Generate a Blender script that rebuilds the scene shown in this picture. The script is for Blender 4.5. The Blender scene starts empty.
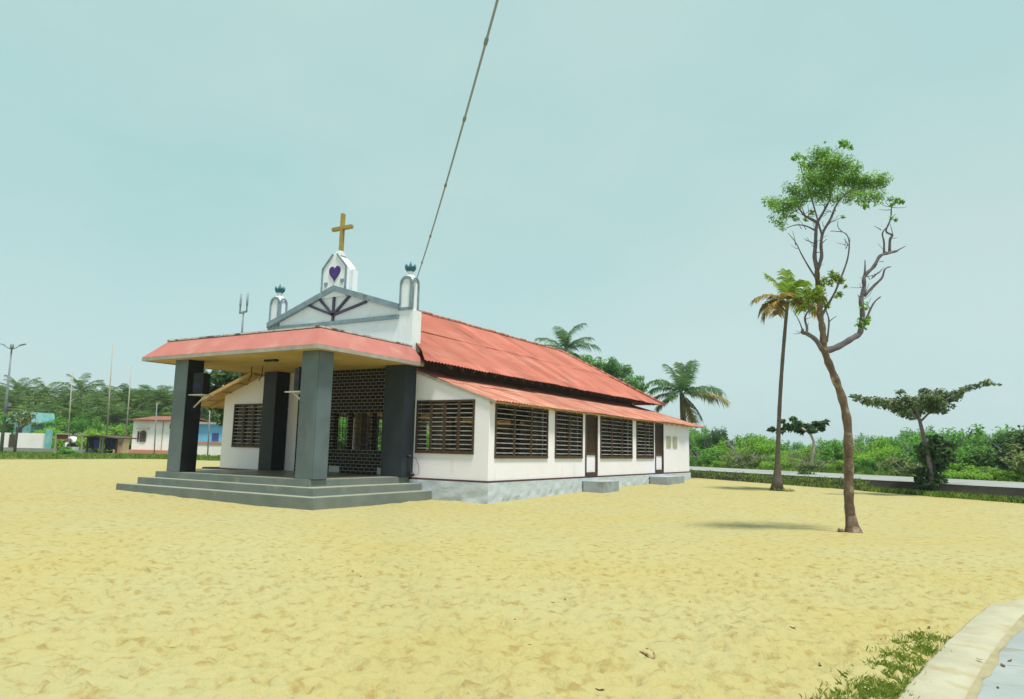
import bpy, math, random
import numpy as np
from mathutils import Vector, Matrix
from math import radians as R, sin, cos, pi

S = bpy.context.scene
COL = S.collection
random.seed(7)
rng = np.random.default_rng(7)

# ------------------------------------------------------------------ camera
FPX, PITCH, ROLL, YAW = 716.5, 0.13819, 0.02219, 0.54556
CAM = Vector((10.798, -16.658, 1.5))
W, H = 1024, 699
_fw = Vector((-sin(YAW)*cos(PITCH), cos(YAW)*cos(PITCH), sin(PITCH)))
_r0 = Vector((cos(YAW), sin(YAW), 0)); _u0 = _r0.cross(_fw)
_rt = _r0*cos(ROLL) + _u0*sin(ROLL); _up = _u0*cos(ROLL) - _r0*sin(ROLL)
cd = bpy.data.cameras.new("camera"); cam = bpy.data.objects.new("camera", cd); COL.objects.link(cam)
cam.matrix_world = Matrix(((_rt.x, _up.x, -_fw.x, CAM.x), (_rt.y, _up.y, -_fw.y, CAM.y), (_rt.z, _up.z, -_fw.z, CAM.z), (0, 0, 0, 1)))
cd.sensor_fit = 'HORIZONTAL'; cd.sensor_width = 36.0; cd.lens = 36.0*FPX/W
cd.clip_start = 0.05; cd.clip_end = 3000
S.camera = cam

# ------------------------------------------------------------------ sky and sun
SUN_EL = R(72)
_sh = (_r0*0.5 - Vector((_fw.x, _fw.y, 0)).normalized()*0.87)
SUN_AZ = math.atan2(_sh.y, _sh.x)
wd = bpy.data.worlds.new("World"); S.world = wd; wd.use_nodes = True
nt = wd.node_tree; nt.nodes.clear()
o_ = nt.nodes.new('ShaderNodeOutputWorld'); bg = nt.nodes.new('ShaderNodeBackground')
sky = nt.nodes.new('ShaderNodeTexSky'); sky.sky_type = 'NISHITA'; sky.sun_disc = False
sky.sun_elevation = SUN_EL; sky.sun_rotation = R(90) - SUN_AZ
sky.dust_density = 3.0; sky.air_density = 1.0
tc = nt.nodes.new('ShaderNodeTexCoord'); no = nt.nodes.new('ShaderNodeTexNoise')
no.inputs['Scale'].default_value = 1.3; no.inputs['Detail'].default_value = 5; no.inputs['Roughness'].default_value = .5
mpw = nt.nodes.new('ShaderNodeMapping'); mpw.inputs['Scale'].default_value = (1, 1, 2.4)
rp = nt.nodes.new('ShaderNodeValToRGB')
rp.color_ramp.elements[0].position = .36; rp.color_ramp.elements[0].color = (.40, .64, .615, 1)
rp.color_ramp.elements[1].position = .64; rp.color_ramp.elements[1].color = (.52, .68, .65, 1)
sc10 = nt.nodes.new('ShaderNodeVectorMath'); sc10.operation = 'SCALE'; sc10.inputs[3].default_value = 6.4
mx = nt.nodes.new('ShaderNodeMix'); mx.data_type = 'RGBA'; mx.inputs[0].default_value = .9
L_ = nt.links.new
L_(tc.outputs['Generated'], mpw.inputs[0]); L_(mpw.outputs[0], no.inputs['Vector']); L_(no.outputs['Fac'], rp.inputs[0])
sz_ = nt.nodes.new('ShaderNodeSeparateXYZ'); mr_ = nt.nodes.new('ShaderNodeMapRange'); mr_.inputs[1].default_value = .0; mr_.inputs[2].default_value = .30; mr_.inputs[3].default_value = .75; mr_.inputs[4].default_value = 0
mh_ = nt.nodes.new('ShaderNodeMix'); mh_.data_type = 'RGBA'; mh_.inputs[7].default_value = (.575, .73, .75, 1)
L_(tc.outputs['Generated'], sz_.inputs[0]); L_(sz_.outputs[2], mr_.inputs[0]); L_(mr_.outputs[0], mh_.inputs[0]); L_(rp.outputs[0], mh_.inputs[6])
L_(mh_.outputs[2], sc10.inputs[0]); L_(sky.outputs[0], mx.inputs[6]); L_(sc10.outputs[0], mx.inputs[7])
L_(mx.outputs[2], bg.inputs[0]); bg.inputs[1].default_value = 0.1
L_(bg.outputs[0], o_.inputs[0])
sl = bpy.data.lights.new("sun", 'SUN'); sl.energy = 3.3; sl.angle = R(9); sl.color = (1, .95, .84)
sun = bpy.data.objects.new("sun", sl); COL.objects.link(sun)
_sd = Vector((cos(SUN_AZ)*cos(SUN_EL), sin(SUN_AZ)*cos(SUN_EL), sin(SUN_EL)))
sun.rotation_euler = _sd.to_track_quat('Z', 'Y').to_euler(); sun.location = (0, 0, 40)
S.view_settings.view_transform = 'Standard'; S.view_settings.look = 'None'
S.view_settings.exposure = 0.78; S.view_settings.gamma = 1.0; S.view_settings.use_curve_mapping = False

# ------------------------------------------------------------------ terrain height and pixel helpers
def gz(x, y):
    d = math.hypot(x-CAM.x, y-CAM.y)
    return .3*(1-math.exp(-max(0, d-19)/12))
def ray(px, py): return _fw + _rt*((px-512)/FPX) - _up*((py-349.5)/FPX)
def Zp(px, py, z):
    d = ray(px, py); return CAM + d*((z-CAM.z)/d.z)
def G(px, py):
    z = 0
    for _ in range(12):
        p = Zp(px, py, z); z = gz(p.x, p.y)
    return Vector((p.x, p.y, z))
def Dp(px, py, depth): return CAM + ray(px, py)*depth       # depth along the view axis
def ground_at(px, depth):                                      # a point on the ground at that depth in that column
    p = Dp(px, 440, depth); return Vector((p.x, p.y, gz(p.x, p.y)))
def yon(P, py):                                                # height z over P that meets pixel row py (approx.)
    depth = (P-CAM).dot(_fw); px = 512+FPX*(P-CAM).dot(_rt)/depth
    for _ in range(3): q = Dp(px, py, depth); 
    return q.z

# ------------------------------------------------------------------ materials
def mat(name, c, c2=None, scale=4, rough=.8, spec=.3, bump=0, bscale=40, stretch=(1, 1, 1), lo=.35, hi=.65, detail=6, metal=0, c3=None, s3=1, lo3=.55, hi3=.7, stretch3=(1,1,1)):
    m = bpy.data.materials.new(name); m.use_nodes = True; n = m.node_tree; b = n.nodes['Principled BSDF']
    b.inputs['Roughness'].default_value = rough; b.inputs['Specular IOR Level'].default_value = spec; b.inputs['Metallic'].default_value = metal
    b.inputs['Base Color'].default_value = (*c, 1)
    t = n.nodes.new('ShaderNodeTexCoord'); src = None
    def layer(ca, cb, sc, lo, hi, st):
        mp = n.nodes.new('ShaderNodeMapping'); mp.inputs['Scale'].default_value = st
        x = n.nodes.new('ShaderNodeTexNoise'); x.inputs['Scale'].default_value = sc; x.inputs['Detail'].default_value = detail; x.inputs['Roughness'].default_value = .6
        r = n.nodes.new('ShaderNodeMapRange'); r.inputs[1].default_value = lo; r.inputs[2].default_value = hi
        k = n.nodes.new('ShaderNodeMix'); k.data_type = 'RGBA'
        n.links.new(t.outputs['Object'], mp.inputs[0]); n.links.new(mp.outputs[0], x.inputs['Vector']); n.links.new(x.outputs['Fac'], r.inputs[0]); n.links.new(r.outputs[0], k.inputs[0])
        if isinstance(ca, tuple): k.inputs[6].default_value = (*ca, 1)
        else: n.links.new(ca, k.inputs[6])
        k.inputs[7].default_value = (*cb, 1); return k.outputs[2]
    if c2: src = layer(c, c2, scale, lo, hi, stretch)
    if c3: src = layer(src if src else c, c3, s3, lo3, hi3, stretch3)
    if src: n.links.new(src, b.inputs['Base Color'])
    if bump:
        x = n.nodes.new('ShaderNodeTexNoise'); x.inputs['Scale'].default_value = bscale; x.inputs['Detail'].default_value = 6
        bp = n.nodes.new('ShaderNodeBump'); bp.inputs['Strength'].default_value = bump; bp.inputs['Distance'].default_value = .02
        n.links.new(t.outputs['Object'], x.inputs['Vector']); n.links.new(x.outputs['Fac'], bp.inputs['Height']); n.links.new(bp.outputs[0], b.inputs['Normal'])
    return m
def leafmat(name, a, b_, c, trans=.35, rough=.55, k_=1.9):
    a, b_, c = [tuple(min(.5, v*k_) for v in q) for q in (a, b_, c)]; trans = min(.6, trans+.2)
    m = bpy.data.materials.new(name); m.use_nodes = True; n = m.node_tree; b = n.nodes['Principled BSDF']
    g = n.nodes.new('ShaderNodeNewGeometry'); r = n.nodes.new('ShaderNodeValToRGB')
    e = r.color_ramp.elements; e[0].color = (*a, 1); e[1].color = (*c, 1); k = e.new(.55); k.color = (*b_, 1)
    n.links.new(g.outputs['Random Per Island'], r.inputs[0]); n.links.new(r.outputs[0], b.inputs['Base Color'])
    b.inputs['Roughness'].default_value = rough; b.inputs['Specular IOR Level'].default_value = .25
    tr = n.nodes.new('ShaderNodeBsdfTranslucent'); n.links.new(r.outputs[0], tr.inputs[0])
    ms = n.nodes.new('ShaderNodeMixShader'); ms.inputs[0].default_value = trans
    n.links.new(b.outputs[0], ms.inputs[1]); n.links.new(tr.outputs[0], ms.inputs[2]); n.links.new(ms.outputs[0], n.nodes['Material Output'].inputs[0])
    return m
M = {}
M['sand'] = mat('sand', (.335, .314, .162), (.345, .298, .126), 0.32, .95, .1, .6, 45, c3=(.270, .208, .080), s3=6.5, lo3=.52, hi3=.66, detail=9)
M['white'] = mat('white wall paint', (.84, .80, .885), (.80, .765, .84), 1.2, .85, .2, .05, 30, c3=(.62, .60, .53), s3=2.2, lo3=.62, hi3=.85, stretch3=(1, 1, .25))
M['gwhite'] = mat('gable paint', (.74, .79, .85), (.67, .72, .77), 1.5, .85, .2, .05, 30, c3=(.40, .42, .40), s3=3.2, lo3=.62, hi3=.85, stretch3=(2.5, 2.5, .3))
M['trim'] = mat('grey blue trim paint', (.16, .23, .28), (.22, .30, .34), 4, .8, .2, c3=(.10, .12, .13), s3=3, lo3=.58, hi3=.75)
M['plinth'] = mat('whitewashed plinth', (.52, .575, .65), (.47, .52, .59), 3, .95, .1, .35, 14, c3=(.30, .33, .35), s3=2.0, lo3=.62, hi3=.72, stretch3=(.5, .5, 2.6))
M['blockstep'] = mat('worn concrete block', (.33, .37, .41), (.26, .29, .31), 3, .95, .1, .4, 14, c3=(.22, .22, .19), s3=3, lo3=.55, hi3=.7)
M['maroon'] = mat('maroon strip', (.075, .035, .04), (.10, .05, .05), 5)
M['roof'] = mat('red roof sheet paint', (.40, .130, .092), (.35, .106, .075), .9, .75, .25, .08, 30, c3=(.40, .17, .125), s3=.7, lo3=.54, hi3=.75, stretch3=(2.2, .5, 1))
M['rooflow'] = mat('faded lean-to roof paint', (.40, .155, .11), (.36, .115, .08), 1.4, .85, .2, .1, 30, c3=(.46, .29, .21), s3=1.5, lo3=.46, hi3=.72, stretch3=(.6, 1.6, 1))
M['porchred'] = mat('porch slope red paint', (.40, .155, .135), (.36, .125, .108), 1.5, .8, .25, .05, 30, c3=(.43, .24, .20), s3=1.1, lo3=.55, hi3=.78)
M['fascia'] = mat('grey fascia', (.40, .36, .32), (.30, .27, .25), 3, .85, .2)
M['ceil'] = mat('cream ceiling paint', (.60, .44, .17), (.53, .35, .11), .9, .9, .1, c3=(.42, .26, .07), s3=1.2, lo3=.55, hi3=.75)
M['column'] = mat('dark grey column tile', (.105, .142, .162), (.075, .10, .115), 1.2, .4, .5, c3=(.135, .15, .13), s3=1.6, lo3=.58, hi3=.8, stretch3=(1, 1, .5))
M['column_shaded'] = mat('column tile with painted shade', (.030, .038, .048), (.022, .028, .036), 1.2, .5, .2)  # darker copy of the column tile, porch shade painted into its colour
M['step'] = mat('grey step concrete', (.175, .20, .185), (.135, .16, .15), 1.5, .75, .3, .15, 60, c3=(.26, .265, .21), s3=1.6, lo3=.58, hi3=.8)
M['floor'] = mat('polished floor', (.17, .16, .12), (.13, .12, .09), 1.5, .35, .4)
M['brown'] = mat('brown window wood', (.055, .030, .018), (.075, .042, .026), 6, .6, .3)
M['slat'] = mat('louvre slat', (.37, .36, .35), (.18, .17, .16), 3, .6, .3)
M['timber'] = mat('pale rafters', (.55, .38, .17), (.42, .27, .11), 3, .85, .1)
M['tile'] = None
M['shade_black'] = mat('painted shade black', (.010, .011, .013), (.016, .017, .02), 1.5, .6, .1)  # near-black that paints shade onto the inner column faces
M['inner'] = mat('inner plaster', (.42, .34, .24), (.36, .29, .2), 1.5, .9, .1)
M['black'] = mat('black plastic', (.012, .012, .014), rough=.5)
M['metal'] = mat('dull metal', (.20, .25, .28), (.15, .18, .20), 6, .5, .4)
M['gold'] = mat('gold paint', (.36, .27, .065), (.27, .19, .04), 5, .5, .4)
M['purple'] = mat('purple paint', (.05, .022, .17), (.07, .032, .21), 8, .6)
M['navy'] = mat('dark ray paint', (.05, .045, .085), (.07, .06, .10), 6, .7)
M['teal'] = mat('teal crown paint', (.03, .12, .17), (.05, .17, .22), 6, .6)
M['bark'] = mat('mottled bark', (.20, .145, .112), (.11, .072, .056), 7, .95, .1, 1.0, 22, stretch=(1, 1, .4), c3=(.36, .29, .22), s3=4, lo3=.53, hi3=.66)
M['barkd'] = mat('grey bark', (.19, .165, .19), (.12, .10, .12), 8, .95, .1, .8, 25)
M['palmbark'] = mat('palm bark', (.165, .145, .125), (.10, .085, .075), 5, .95, .1, .8, 18, stretch=(1, 1, 5))
M['leaf_tall'] = leafmat('tall tree leaves', (.038, .10, .016), (.09, .185, .026), (.17, .27, .05))
M['leaf_sprig'] = leafmat('yellow green sprig leaves', (.06, .12, .02), (.14, .21, .03), (.24, .27, .05))
M['leaf_bright'] = leafmat('bright bush leaves', (.05, .14, .015), (.12, .28, .025), (.22, .38, .05), .4)
M['leaf_bright2'] = leafmat('feathery leaves', (.035, .10, .03), (.08, .19, .05), (.16, .28, .08), .35, k_=1.5)
M['leaf_mid'] = leafmat('mid bush leaves', (.028, .085, .016), (.065, .17, .026), (.125, .25, .045), .35)
M['leaf_dark'] = leafmat('dark leaves', (.012, .034, .012), (.028, .062, .02), (.06, .095, .032), .25)
M['leaf_olive'] = leafmat('olive brown leaves', (.045, .075, .02), (.09, .125, .04), (.17, .17, .07), .25)
M['leaf_almond'] = leafmat('almond tree leaves', (.020, .046, .015), (.048, .082, .03), (.12, .125, .052), .2)
M['frond'] = leafmat('palm frond', (.022, .065, .018), (.045, .115, .028), (.10, .17, .045), .3, k_=1.35)
M['frond_far'] = leafmat('far palm frond', (.010, .04, .010), (.042, .105, .022), (.19, .25, .06), .3, k_=1.25)
M['frond_dry'] = leafmat('yellowed frond', (.11, .09, .02), (.22, .17, .035), (.34, .23, .06), .3, k_=1.5)
M['frond_green'] = leafmat('fresh frond', (.06, .13, .010), (.12, .21, .016), (.24, .31, .03), .3, k_=1.45)
M['grass'] = leafmat('grass blade', (.055, .12, .016), (.12, .20, .03), (.24, .26, .075), .3)
M['grass_dry'] = leafmat('yellowish grass blade', (.07, .13, .015), (.15, .21, .03), (.30, .28, .09), .3)
M['drift'] = mat('sand drift', (.31, .29, .19), (.26, .225, .13), 5, .95, .1, .5, 45)
M['soil'] = mat('grassy soil', (.155, .17, .05), (.10, .14, .03), 1.2, .95, .1, .5, 30, c3=(.32, .25, .10), s3=.5, lo3=.56, hi3=.7)
M['marsh'] = mat('marsh ground', (.14, .18, .04), (.20, .19, .075), .25, .95, .1)
M['village'] = mat('village ground', (.40, .38, .28), (.30, .29, .2), .4, .95, .1)
M['road'] = mat('concrete road', (.27, .285, .28), (.22, .235, .23), .7, .9, .2, .1, 30)
M['bank'] = mat('dark road bank', (.022, .021, .018), (.038, .036, .025), 1.2, .95, .1, .6, 8)
M['kerb'] = mat('pale kerb concrete', (.37, .355, .27), (.31, .30, .22), 2.2, .9, .2, .25, 30, c3=(.30, .26, .15), s3=3, lo3=.52, hi3=.7)
M['paving'] = mat('blue grey paving', (.27, .305, .31), (.225, .255, .255), 1.2, .8, .3, .1, 50, c3=(.21, .21, .17), s3=3.0, lo3=.56, hi3=.66, stretch3=(1, 3.5, 1))
M['dryleaf'] = mat('dry leaf', (.12, .065, .03), (.07, .04, .022), 30, .8)
M['husk'] = mat('dry husk', (.34, .25, .13), (.17, .10, .05), 14, .8)
M['cable'] = mat('grey cable', (.26, .30, .40), rough=.6)
M['housewhite'] = mat('house whitewash', (.84, .81, .81), (.76, .73, .73), 1, .9)
M['tileroof'] = mat('old clay tile', (.27, .115, .08), (.17, .085, .06), 2.5, .9, .1, .6, 6)
M['blue'] = mat('sky blue wall paint', (.16, .42, .66), (.13, .37, .6), 1, .9)
M['pink'] = mat('pinkish wall', (.50, .24, .18), (.42, .2, .14), 1.5, .9)
M['tealsheet'] = mat('teal roof sheet', (.12, .42, .42), (.30, .52, .58), 1.6, .7)
M['tarp'] = mat('dark blue tarpaulin', (.022, .028, .09), (.012, .012, .03), 3, .7)
M['tarpblue'] = mat('bright blue cloth', (.06, .08, .27), (.045, .055, .2), 3, .7)
M['darkwood'] = mat('dark weathered wood', (.06, .045, .035), (.10, .075, .05), 5, .9)
M['palewood'] = mat('pale weathered post', (.40, .37, .30), (.32, .29, .23), 5, .9)
M['skin'] = mat('skin', (.16, .08, .05), rough=.6)
M['shirt'] = mat('white shirt', (.66, .66, .74), rough=.9)
M['trouser'] = mat('brown trousers', (.10, .07, .05), rough=.9)
M['hair'] = mat('black hair', (.01, .009, .009), rough=.5)
M['lightwhite'] = mat('white casing', (.6, .58, .52), rough=.5)
M['red'] = mat('faded red cloth', (.25, .06, .045), (.18, .05, .04), 4, .9)
def tile_mat():
    m = bpy.data.materials.new('black wall tile'); m.use_nodes = True; n = m.node_tree; b = n.nodes['Principled BSDF']
    t = n.nodes.new('ShaderNodeTexCoord'); mp = n.nodes.new('ShaderNodeMapping'); mp.inputs['Rotation'].default_value = (R(90), 0, 0)
    br = n.nodes.new('ShaderNodeTexBrick'); br.inputs['Scale'].default_value = 1; br.inputs['Brick Width'].default_value = .22; br.inputs['Row Height'].default_value = .105
    br.inputs['Mortar Size'].default_value = .005; br.inputs['Mortar Smooth'].default_value = .1
    br.inputs['Color1'].default_value = (.007, .006, .006, 1); br.inputs['Color2'].default_value = (.014, .012, .011, 1); br.inputs['Mortar'].default_value = (.42, .36, .31, 1)
    n.links.new(t.outputs['Object'], mp.inputs[0]); n.links.new(mp.outputs[0], br.inputs['Vector']); n.links.new(br.outputs['Color'], b.inputs['Base Color'])
    b.inputs['Roughness'].default_value = .8; b.inputs['Specular IOR Level'].default_value = .12
    return m
M['tile'] = tile_mat()

def sheets(m, w=.82, h=2.4, lo=.78, hi=1.12):
    n = m.node_tree; b = n.nodes['Principled BSDF']; l = b.inputs['Base Color'].links[0].from_socket; new = n.nodes.new
    t = new('ShaderNodeTexCoord'); sp = new('ShaderNodeSeparateXYZ'); cb_ = new('ShaderNodeCombineXYZ'); wn = new('ShaderNodeTexWhiteNoise'); wn.noise_dimensions = '2D'
    n.links.new(t.outputs['Object'], sp.inputs[0])
    for ax, k, i in ((1, w, 0), (0, h, 1)):
        d = new('ShaderNodeMath'); d.operation = 'DIVIDE'; d.inputs[1].default_value = k; f = new('ShaderNodeMath'); f.operation = 'FLOOR'
        n.links.new(sp.outputs[ax], d.inputs[0]); n.links.new(d.outputs[0], f.inputs[0]); n.links.new(f.outputs[0], cb_.inputs[i])
        if ax == 1:
            fr = new('ShaderNodeMath'); fr.operation = 'FRACT'; n.links.new(d.outputs[0], fr.inputs[0])
            lt = new('ShaderNodeMath'); lt.operation = 'LESS_THAN'; lt.inputs[1].default_value = .05; n.links.new(fr.outputs[0], lt.inputs[0])
    n.links.new(cb_.outputs[0], wn.inputs['Vector']); r = new('ShaderNodeMapRange'); r.inputs[3].default_value = lo; r.inputs[4].default_value = hi; n.links.new(wn.outputs['Value'], r.inputs[0])
    sub = new('ShaderNodeMath'); sub.operation = 'MULTIPLY_ADD'; sub.inputs[1].default_value = -.16; n.links.new(lt.outputs[0], sub.inputs[0]); n.links.new(r.outputs[0], sub.inputs[2])
    ns = new('ShaderNodeTexNoise'); ns.inputs['Scale'].default_value = 1.6; ns.inputs['Detail'].default_value = 8; mpp = new('ShaderNodeMapping'); mpp.inputs['Scale'].default_value = (.45, 2.2, .45)
    n.links.new(t.outputs['Object'], mpp.inputs[0]); n.links.new(mpp.outputs[0], ns.inputs['Vector']); r2 = new('ShaderNodeMapRange'); r2.inputs[1].default_value = .57; r2.inputs[2].default_value = .76; r2.inputs[3].default_value = 1; r2.inputs[4].default_value = .50
    n.links.new(ns.outputs['Fac'], r2.inputs[0]); mm = new('ShaderNodeMath'); mm.operation = 'MULTIPLY'; n.links.new(sub.outputs[0], mm.inputs[0]); n.links.new(r2.outputs[0], mm.inputs[1])
    vm = new('ShaderNodeVectorMath'); vm.operation = 'SCALE'; n.links.new(l, vm.inputs[0]); n.links.new(mm.outputs[0], vm.inputs[3]); n.links.new(vm.outputs[0], b.inputs['Base Color'])
sheets(M['roof'], .82, 2.1); sheets(M['rooflow'], .82, 1.6, .78, 1.14)
def dusty(m, c):
    n = m.node_tree; b = n.nodes['Principled BSDF']; l = b.inputs['Base Color'].links[0].from_socket
    g = n.nodes.new('ShaderNodeNewGeometry'); sp = n.nodes.new('ShaderNodeSeparateXYZ'); r = n.nodes.new('ShaderNodeMapRange'); k = n.nodes.new('ShaderNodeMix'); k.data_type = 'RGBA'
    r.inputs[1].default_value = .5; r.inputs[2].default_value = .9; r.inputs[4].default_value = .8
    n.links.new(g.outputs['Normal'], sp.inputs[0]); n.links.new(sp.outputs[2], r.inputs[0]); n.links.new(r.outputs[0], k.inputs[0]); n.links.new(l, k.inputs[6]); k.inputs[7].default_value = (*c, 1)
    n.links.new(k.outputs[2], b.inputs['Base Color'])
dusty(M['step'], (.27, .28, .215))
# ------------------------------------------------------------------ mesh builder
class MB:
    def __init__(s): s.v = []; s.f = []; s.sm = []
    def add(s, vs, fs, smooth=False):
        b = len(s.v); s.v += [tuple(v) for v in vs]; s.f += [tuple(i+b for i in f) for f in fs]; s.sm += [smooth]*len(fs); return s
    def box(s, x0, x1, y0, y1, z0, z1, bev=0):
        if bev:
            import bmesh
            bm = bmesh.new(); bmesh.ops.create_cube(bm, size=1)
            for v in bm.verts: v.co = Vector(((x0+x1)/2+v.co.x*(x1-x0), (y0+y1)/2+v.co.y*(y1-y0), (z0+z1)/2+v.co.z*(z1-z0)))
            bmesh.ops.bevel(bm, geom=bm.edges[:], offset=bev, segments=2, affect='EDGES')
            bm.verts.index_update(); s.add([v.co[:] for v in bm.verts], [[v.index for v in f.verts] for f in bm.faces]); bm.free(); return s
        return s.add([(x0, y0, z0), (x1, y0, z0), (x1, y1, z0), (x0, y1, z0), (x0, y0, z1), (x1, y0, z1), (x1, y1, z1), (x0, y1, z1)],
              [(0, 3, 2, 1), (4, 5, 6, 7), (0, 1, 5, 4), (1, 2, 6, 5), (2, 3, 7, 6), (3, 0, 4, 7)])
    def prism(s, poly, d0, d1, ax='y'):
        n = len(poly); mp = {'y': lambda a, z, d: (a, d, z), 'x': lambda a, z, d: (d, a, z), 'z': lambda a, z, d: (a, z, d)}[ax]
        return s.add([mp(a, z, d0) for a, z in poly]+[mp(a, z, d1) for a, z in poly],
              [tuple(range(n)), tuple(range(2*n-1, n-1, -1))]+[(i, i+n, (i+1) % n+n, (i+1) % n) for i in range(n)])
    def tube(s, pts, rad, n=8, cap=True):
        pts = [Vector(p) for p in pts]; rad = rad if isinstance(rad, (list, tuple)) else [rad]*len(pts)
        vs = []; fs = []; prev = None
        for i, p in enumerate(pts):
            t = (pts[min(i+1, len(pts)-1)]-pts[max(i-1, 0)]).normalized()
            a = prev if prev else (Vector((1, 0, 0)) if abs(t.x) < .9 else Vector((0, 1, 0)))
            a = (a-t*a.dot(t)).normalized(); prev = a; b = t.cross(a)
            for k in range(n): vs.append(p+(a*cos(2*pi*k/n)+b*sin(2*pi*k/n))*rad[i])
        for i in range(len(pts)-1):
            for k in range(n): fs.append((i*n+k, i*n+(k+1) % n, (i+1)*n+(k+1) % n, (i+1)*n+k))
        s.add(vs, fs, True)
        if cap:
            m = len(s.v)-len(vs); s.f += [tuple(m+k for k in range(n-1, -1, -1)), tuple(m+(len(pts)-1)*n+k for k in range(n))]; s.sm += [False, False]
        return s
    def bar(s, p, q, w, h=None):
        """rectangular bar from p to q"""
        p = Vector(p); q = Vector(q); t = (q-p).normalized(); h = h or w
        a = t.cross(Vector((0, 0, 1)));  a = a.normalized() if a.length > 1e-4 else Vector((1, 0, 0)); b = a.cross(t)
        vs = [e+a*sx*w/2+b*sy*h/2 for e in (p, q) for sx, sy in ((-1, -1), (1, -1), (1, 1), (-1, 1))]
        return s.add(vs, [(0, 1, 2, 3), (7, 6, 5, 4), (0, 4, 5, 1), (1, 5, 6, 2), (2, 6, 7, 3), (3, 7, 4, 0)])
    def lathe(s, prof, c=(0, 0, 0), n=16):
        vs = []; fs = []
        for r, z in prof:
            for k in range(n): vs.append((c[0]+r*cos(2*pi*k/n), c[1]+r*sin(2*pi*k/n), c[2]+z))
        for i in range(len(prof)-1):
            for k in range(n): fs.append((i*n+k, i*n+(k+1) % n, (i+1)*n+(k+1) % n, (i+1)*n+k))
        return s.add(vs, fs, True)
    def build(s, name, m, parent=None, loc=None):
        me = bpy.data.meshes.new(name); v = s.v
        if loc is not None: v = [(a-loc[0], b-loc[1], c-loc[2]) for a, b, c in v]
        me.from_pydata(v, [], s.f); me.update()
        me.polygons.foreach_set('use_smooth', s.sm)
        me.materials.append(m if not isinstance(m, str) else M[m])
        o = bpy.data.objects.new(name, me); COL.objects.link(o)
        if loc is not None: o.location = loc
        if parent: o.parent = parent
        return o
def tag(o, label, cat, group=None, kind=None):
    if label: o['label'] = label
    if cat: o['category'] = cat
    if group: o['group'] = group
    if kind: o['kind'] = kind
    return o
def thing(name, label, cat, loc=(0, 0, 0), group=None, rz=0):
    o = bpy.data.objects.new(name, None); COL.objects.link(o); o.location = loc; o.rotation_euler.z = rz; o.empty_display_size = .2
    return tag(o, label, cat, group)
def copy_tree(o, parent=None):
    c = o.copy(); COL.objects.link(c)
    if parent: c.parent = parent
    for ch in list(o.children): copy_tree(ch, c)
    return c
def structure(o, label=None, cat=None):
    return tag(o, label, cat, kind='structure')

# ------------------------------------------------------------------ ground: one sheet, footprints modelled near the camera
fx = Vector((_fw.x, _fw.y, 0)).normalized()
def axis(a, b, st, far, g):
    l = list(np.arange(a, b, st)); d = st; x = b
    while x < far: l.append(x); d *= g; x += d
    l.append(far); return l
T = axis(3.6, 13.5, .036, 900, 1.05); T = [-60, -25, -10, -4, 0, 2, 3] + T
s_ = axis(0, 7.2, .042, 900, 1.08); Sx = [-v for v in reversed(s_[1:])] + s_
T = np.array(T); Sx = np.array(Sx)
TT, SS = np.meshgrid(T, Sx, indexing='ij')
XX = CAM.x+fx.x*TT+_r0.x*SS; YY = CAM.y+fx.y*TT+_r0.y*SS
DD = np.hypot(TT, SS); ZZ = .3*(1-np.exp(-np.maximum(0, DD-19)/12))
bumps = np.zeros_like(ZZ)
def stamp(t0, s0, a, b, th, h):
    rr = max(a, b)*2.6
    i0, i1 = np.searchsorted(T, t0-rr), np.searchsorted(T, t0+rr); j0, j1 = np.searchsorted(Sx, s0-rr), np.searchsorted(Sx, s0+rr)
    if i1 <= i0 or j1 <= j0: return
    dt = TT[i0:i1, j0:j1]-t0; ds = SS[i0:i1, j0:j1]-s0
    u = (dt*cos(th)+ds*sin(th))/a; v = (-dt*sin(th)+ds*cos(th))/b; q = u*u+v*v
    bumps[i0:i1, j0:j1] += h*(np.exp(-q*1.3) - .42*np.exp(-(np.sqrt(q)-1.45)**2*3.0))
for _ in range(13000):
    t0 = 3.4+11.5*random.random()**1.1; s0 = random.uniform(-8.5, 8.5)
    fade = min(1, max(0, (13.5-t0)/5.0))
    stamp(t0, s0, random.uniform(.05, .11), random.uniform(.035, .06), random.uniform(0, pi), -random.uniform(.012, .040)*fade)
for _ in range(900):
    t0 = random.uniform(3.4, 30); s0 = random.uniform(-14, 14)
    stamp(t0, s0, random.uniform(.2, .5), random.uniform(.2, .4), random.uniform(0, pi), random.uniform(-.02, .02))
# outside (right of) the kerb the ground lies flat and a little lower
_kp = [(10.15, -13.6), (10.3, -12.3), (10.456, -11.307), (10.66, -9.8), (11.03, -7.86), (11.2, -7.3), (11.55, -6.95), (12.2, -6.6), (13.5, -6.05), (16, -5.05), (20, -3.65)]
dmin = np.full(XX.shape, 1e9); side = np.zeros(XX.shape)
for (ax, ay), (bx, by) in zip(_kp[:-1], _kp[1:]):
    ex, ey = bx-ax, by-ay; t = np.clip(((XX-ax)*ex+(YY-ay)*ey)/(ex*ex+ey*ey), 0, 1); d = np.hypot(XX-ax-t*ex, YY-ay-t*ey); c = ex*(YY-ay)-ey*(XX-ax)
    m = d < dmin; dmin = np.where(m, d, dmin); side = np.where(m, c, side)
inside = np.clip(np.where(side > 0, dmin, -dmin)/.12+.15, 0, 1)
inside = np.where(dmin > 14, 1, inside)
ZZ = ZZ+bumps*inside - .03*(1-inside)
nT, nS = TT.shape
vv = np.stack([XX, YY, ZZ], -1).reshape(-1, 3)
ii = np.arange(nT*nS).reshape(nT, nS)
ff = np.stack([ii[:-1, :-1], ii[:-1, 1:], ii[1:, 1:], ii[1:, :-1]], -1).reshape(-1, 4)
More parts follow.
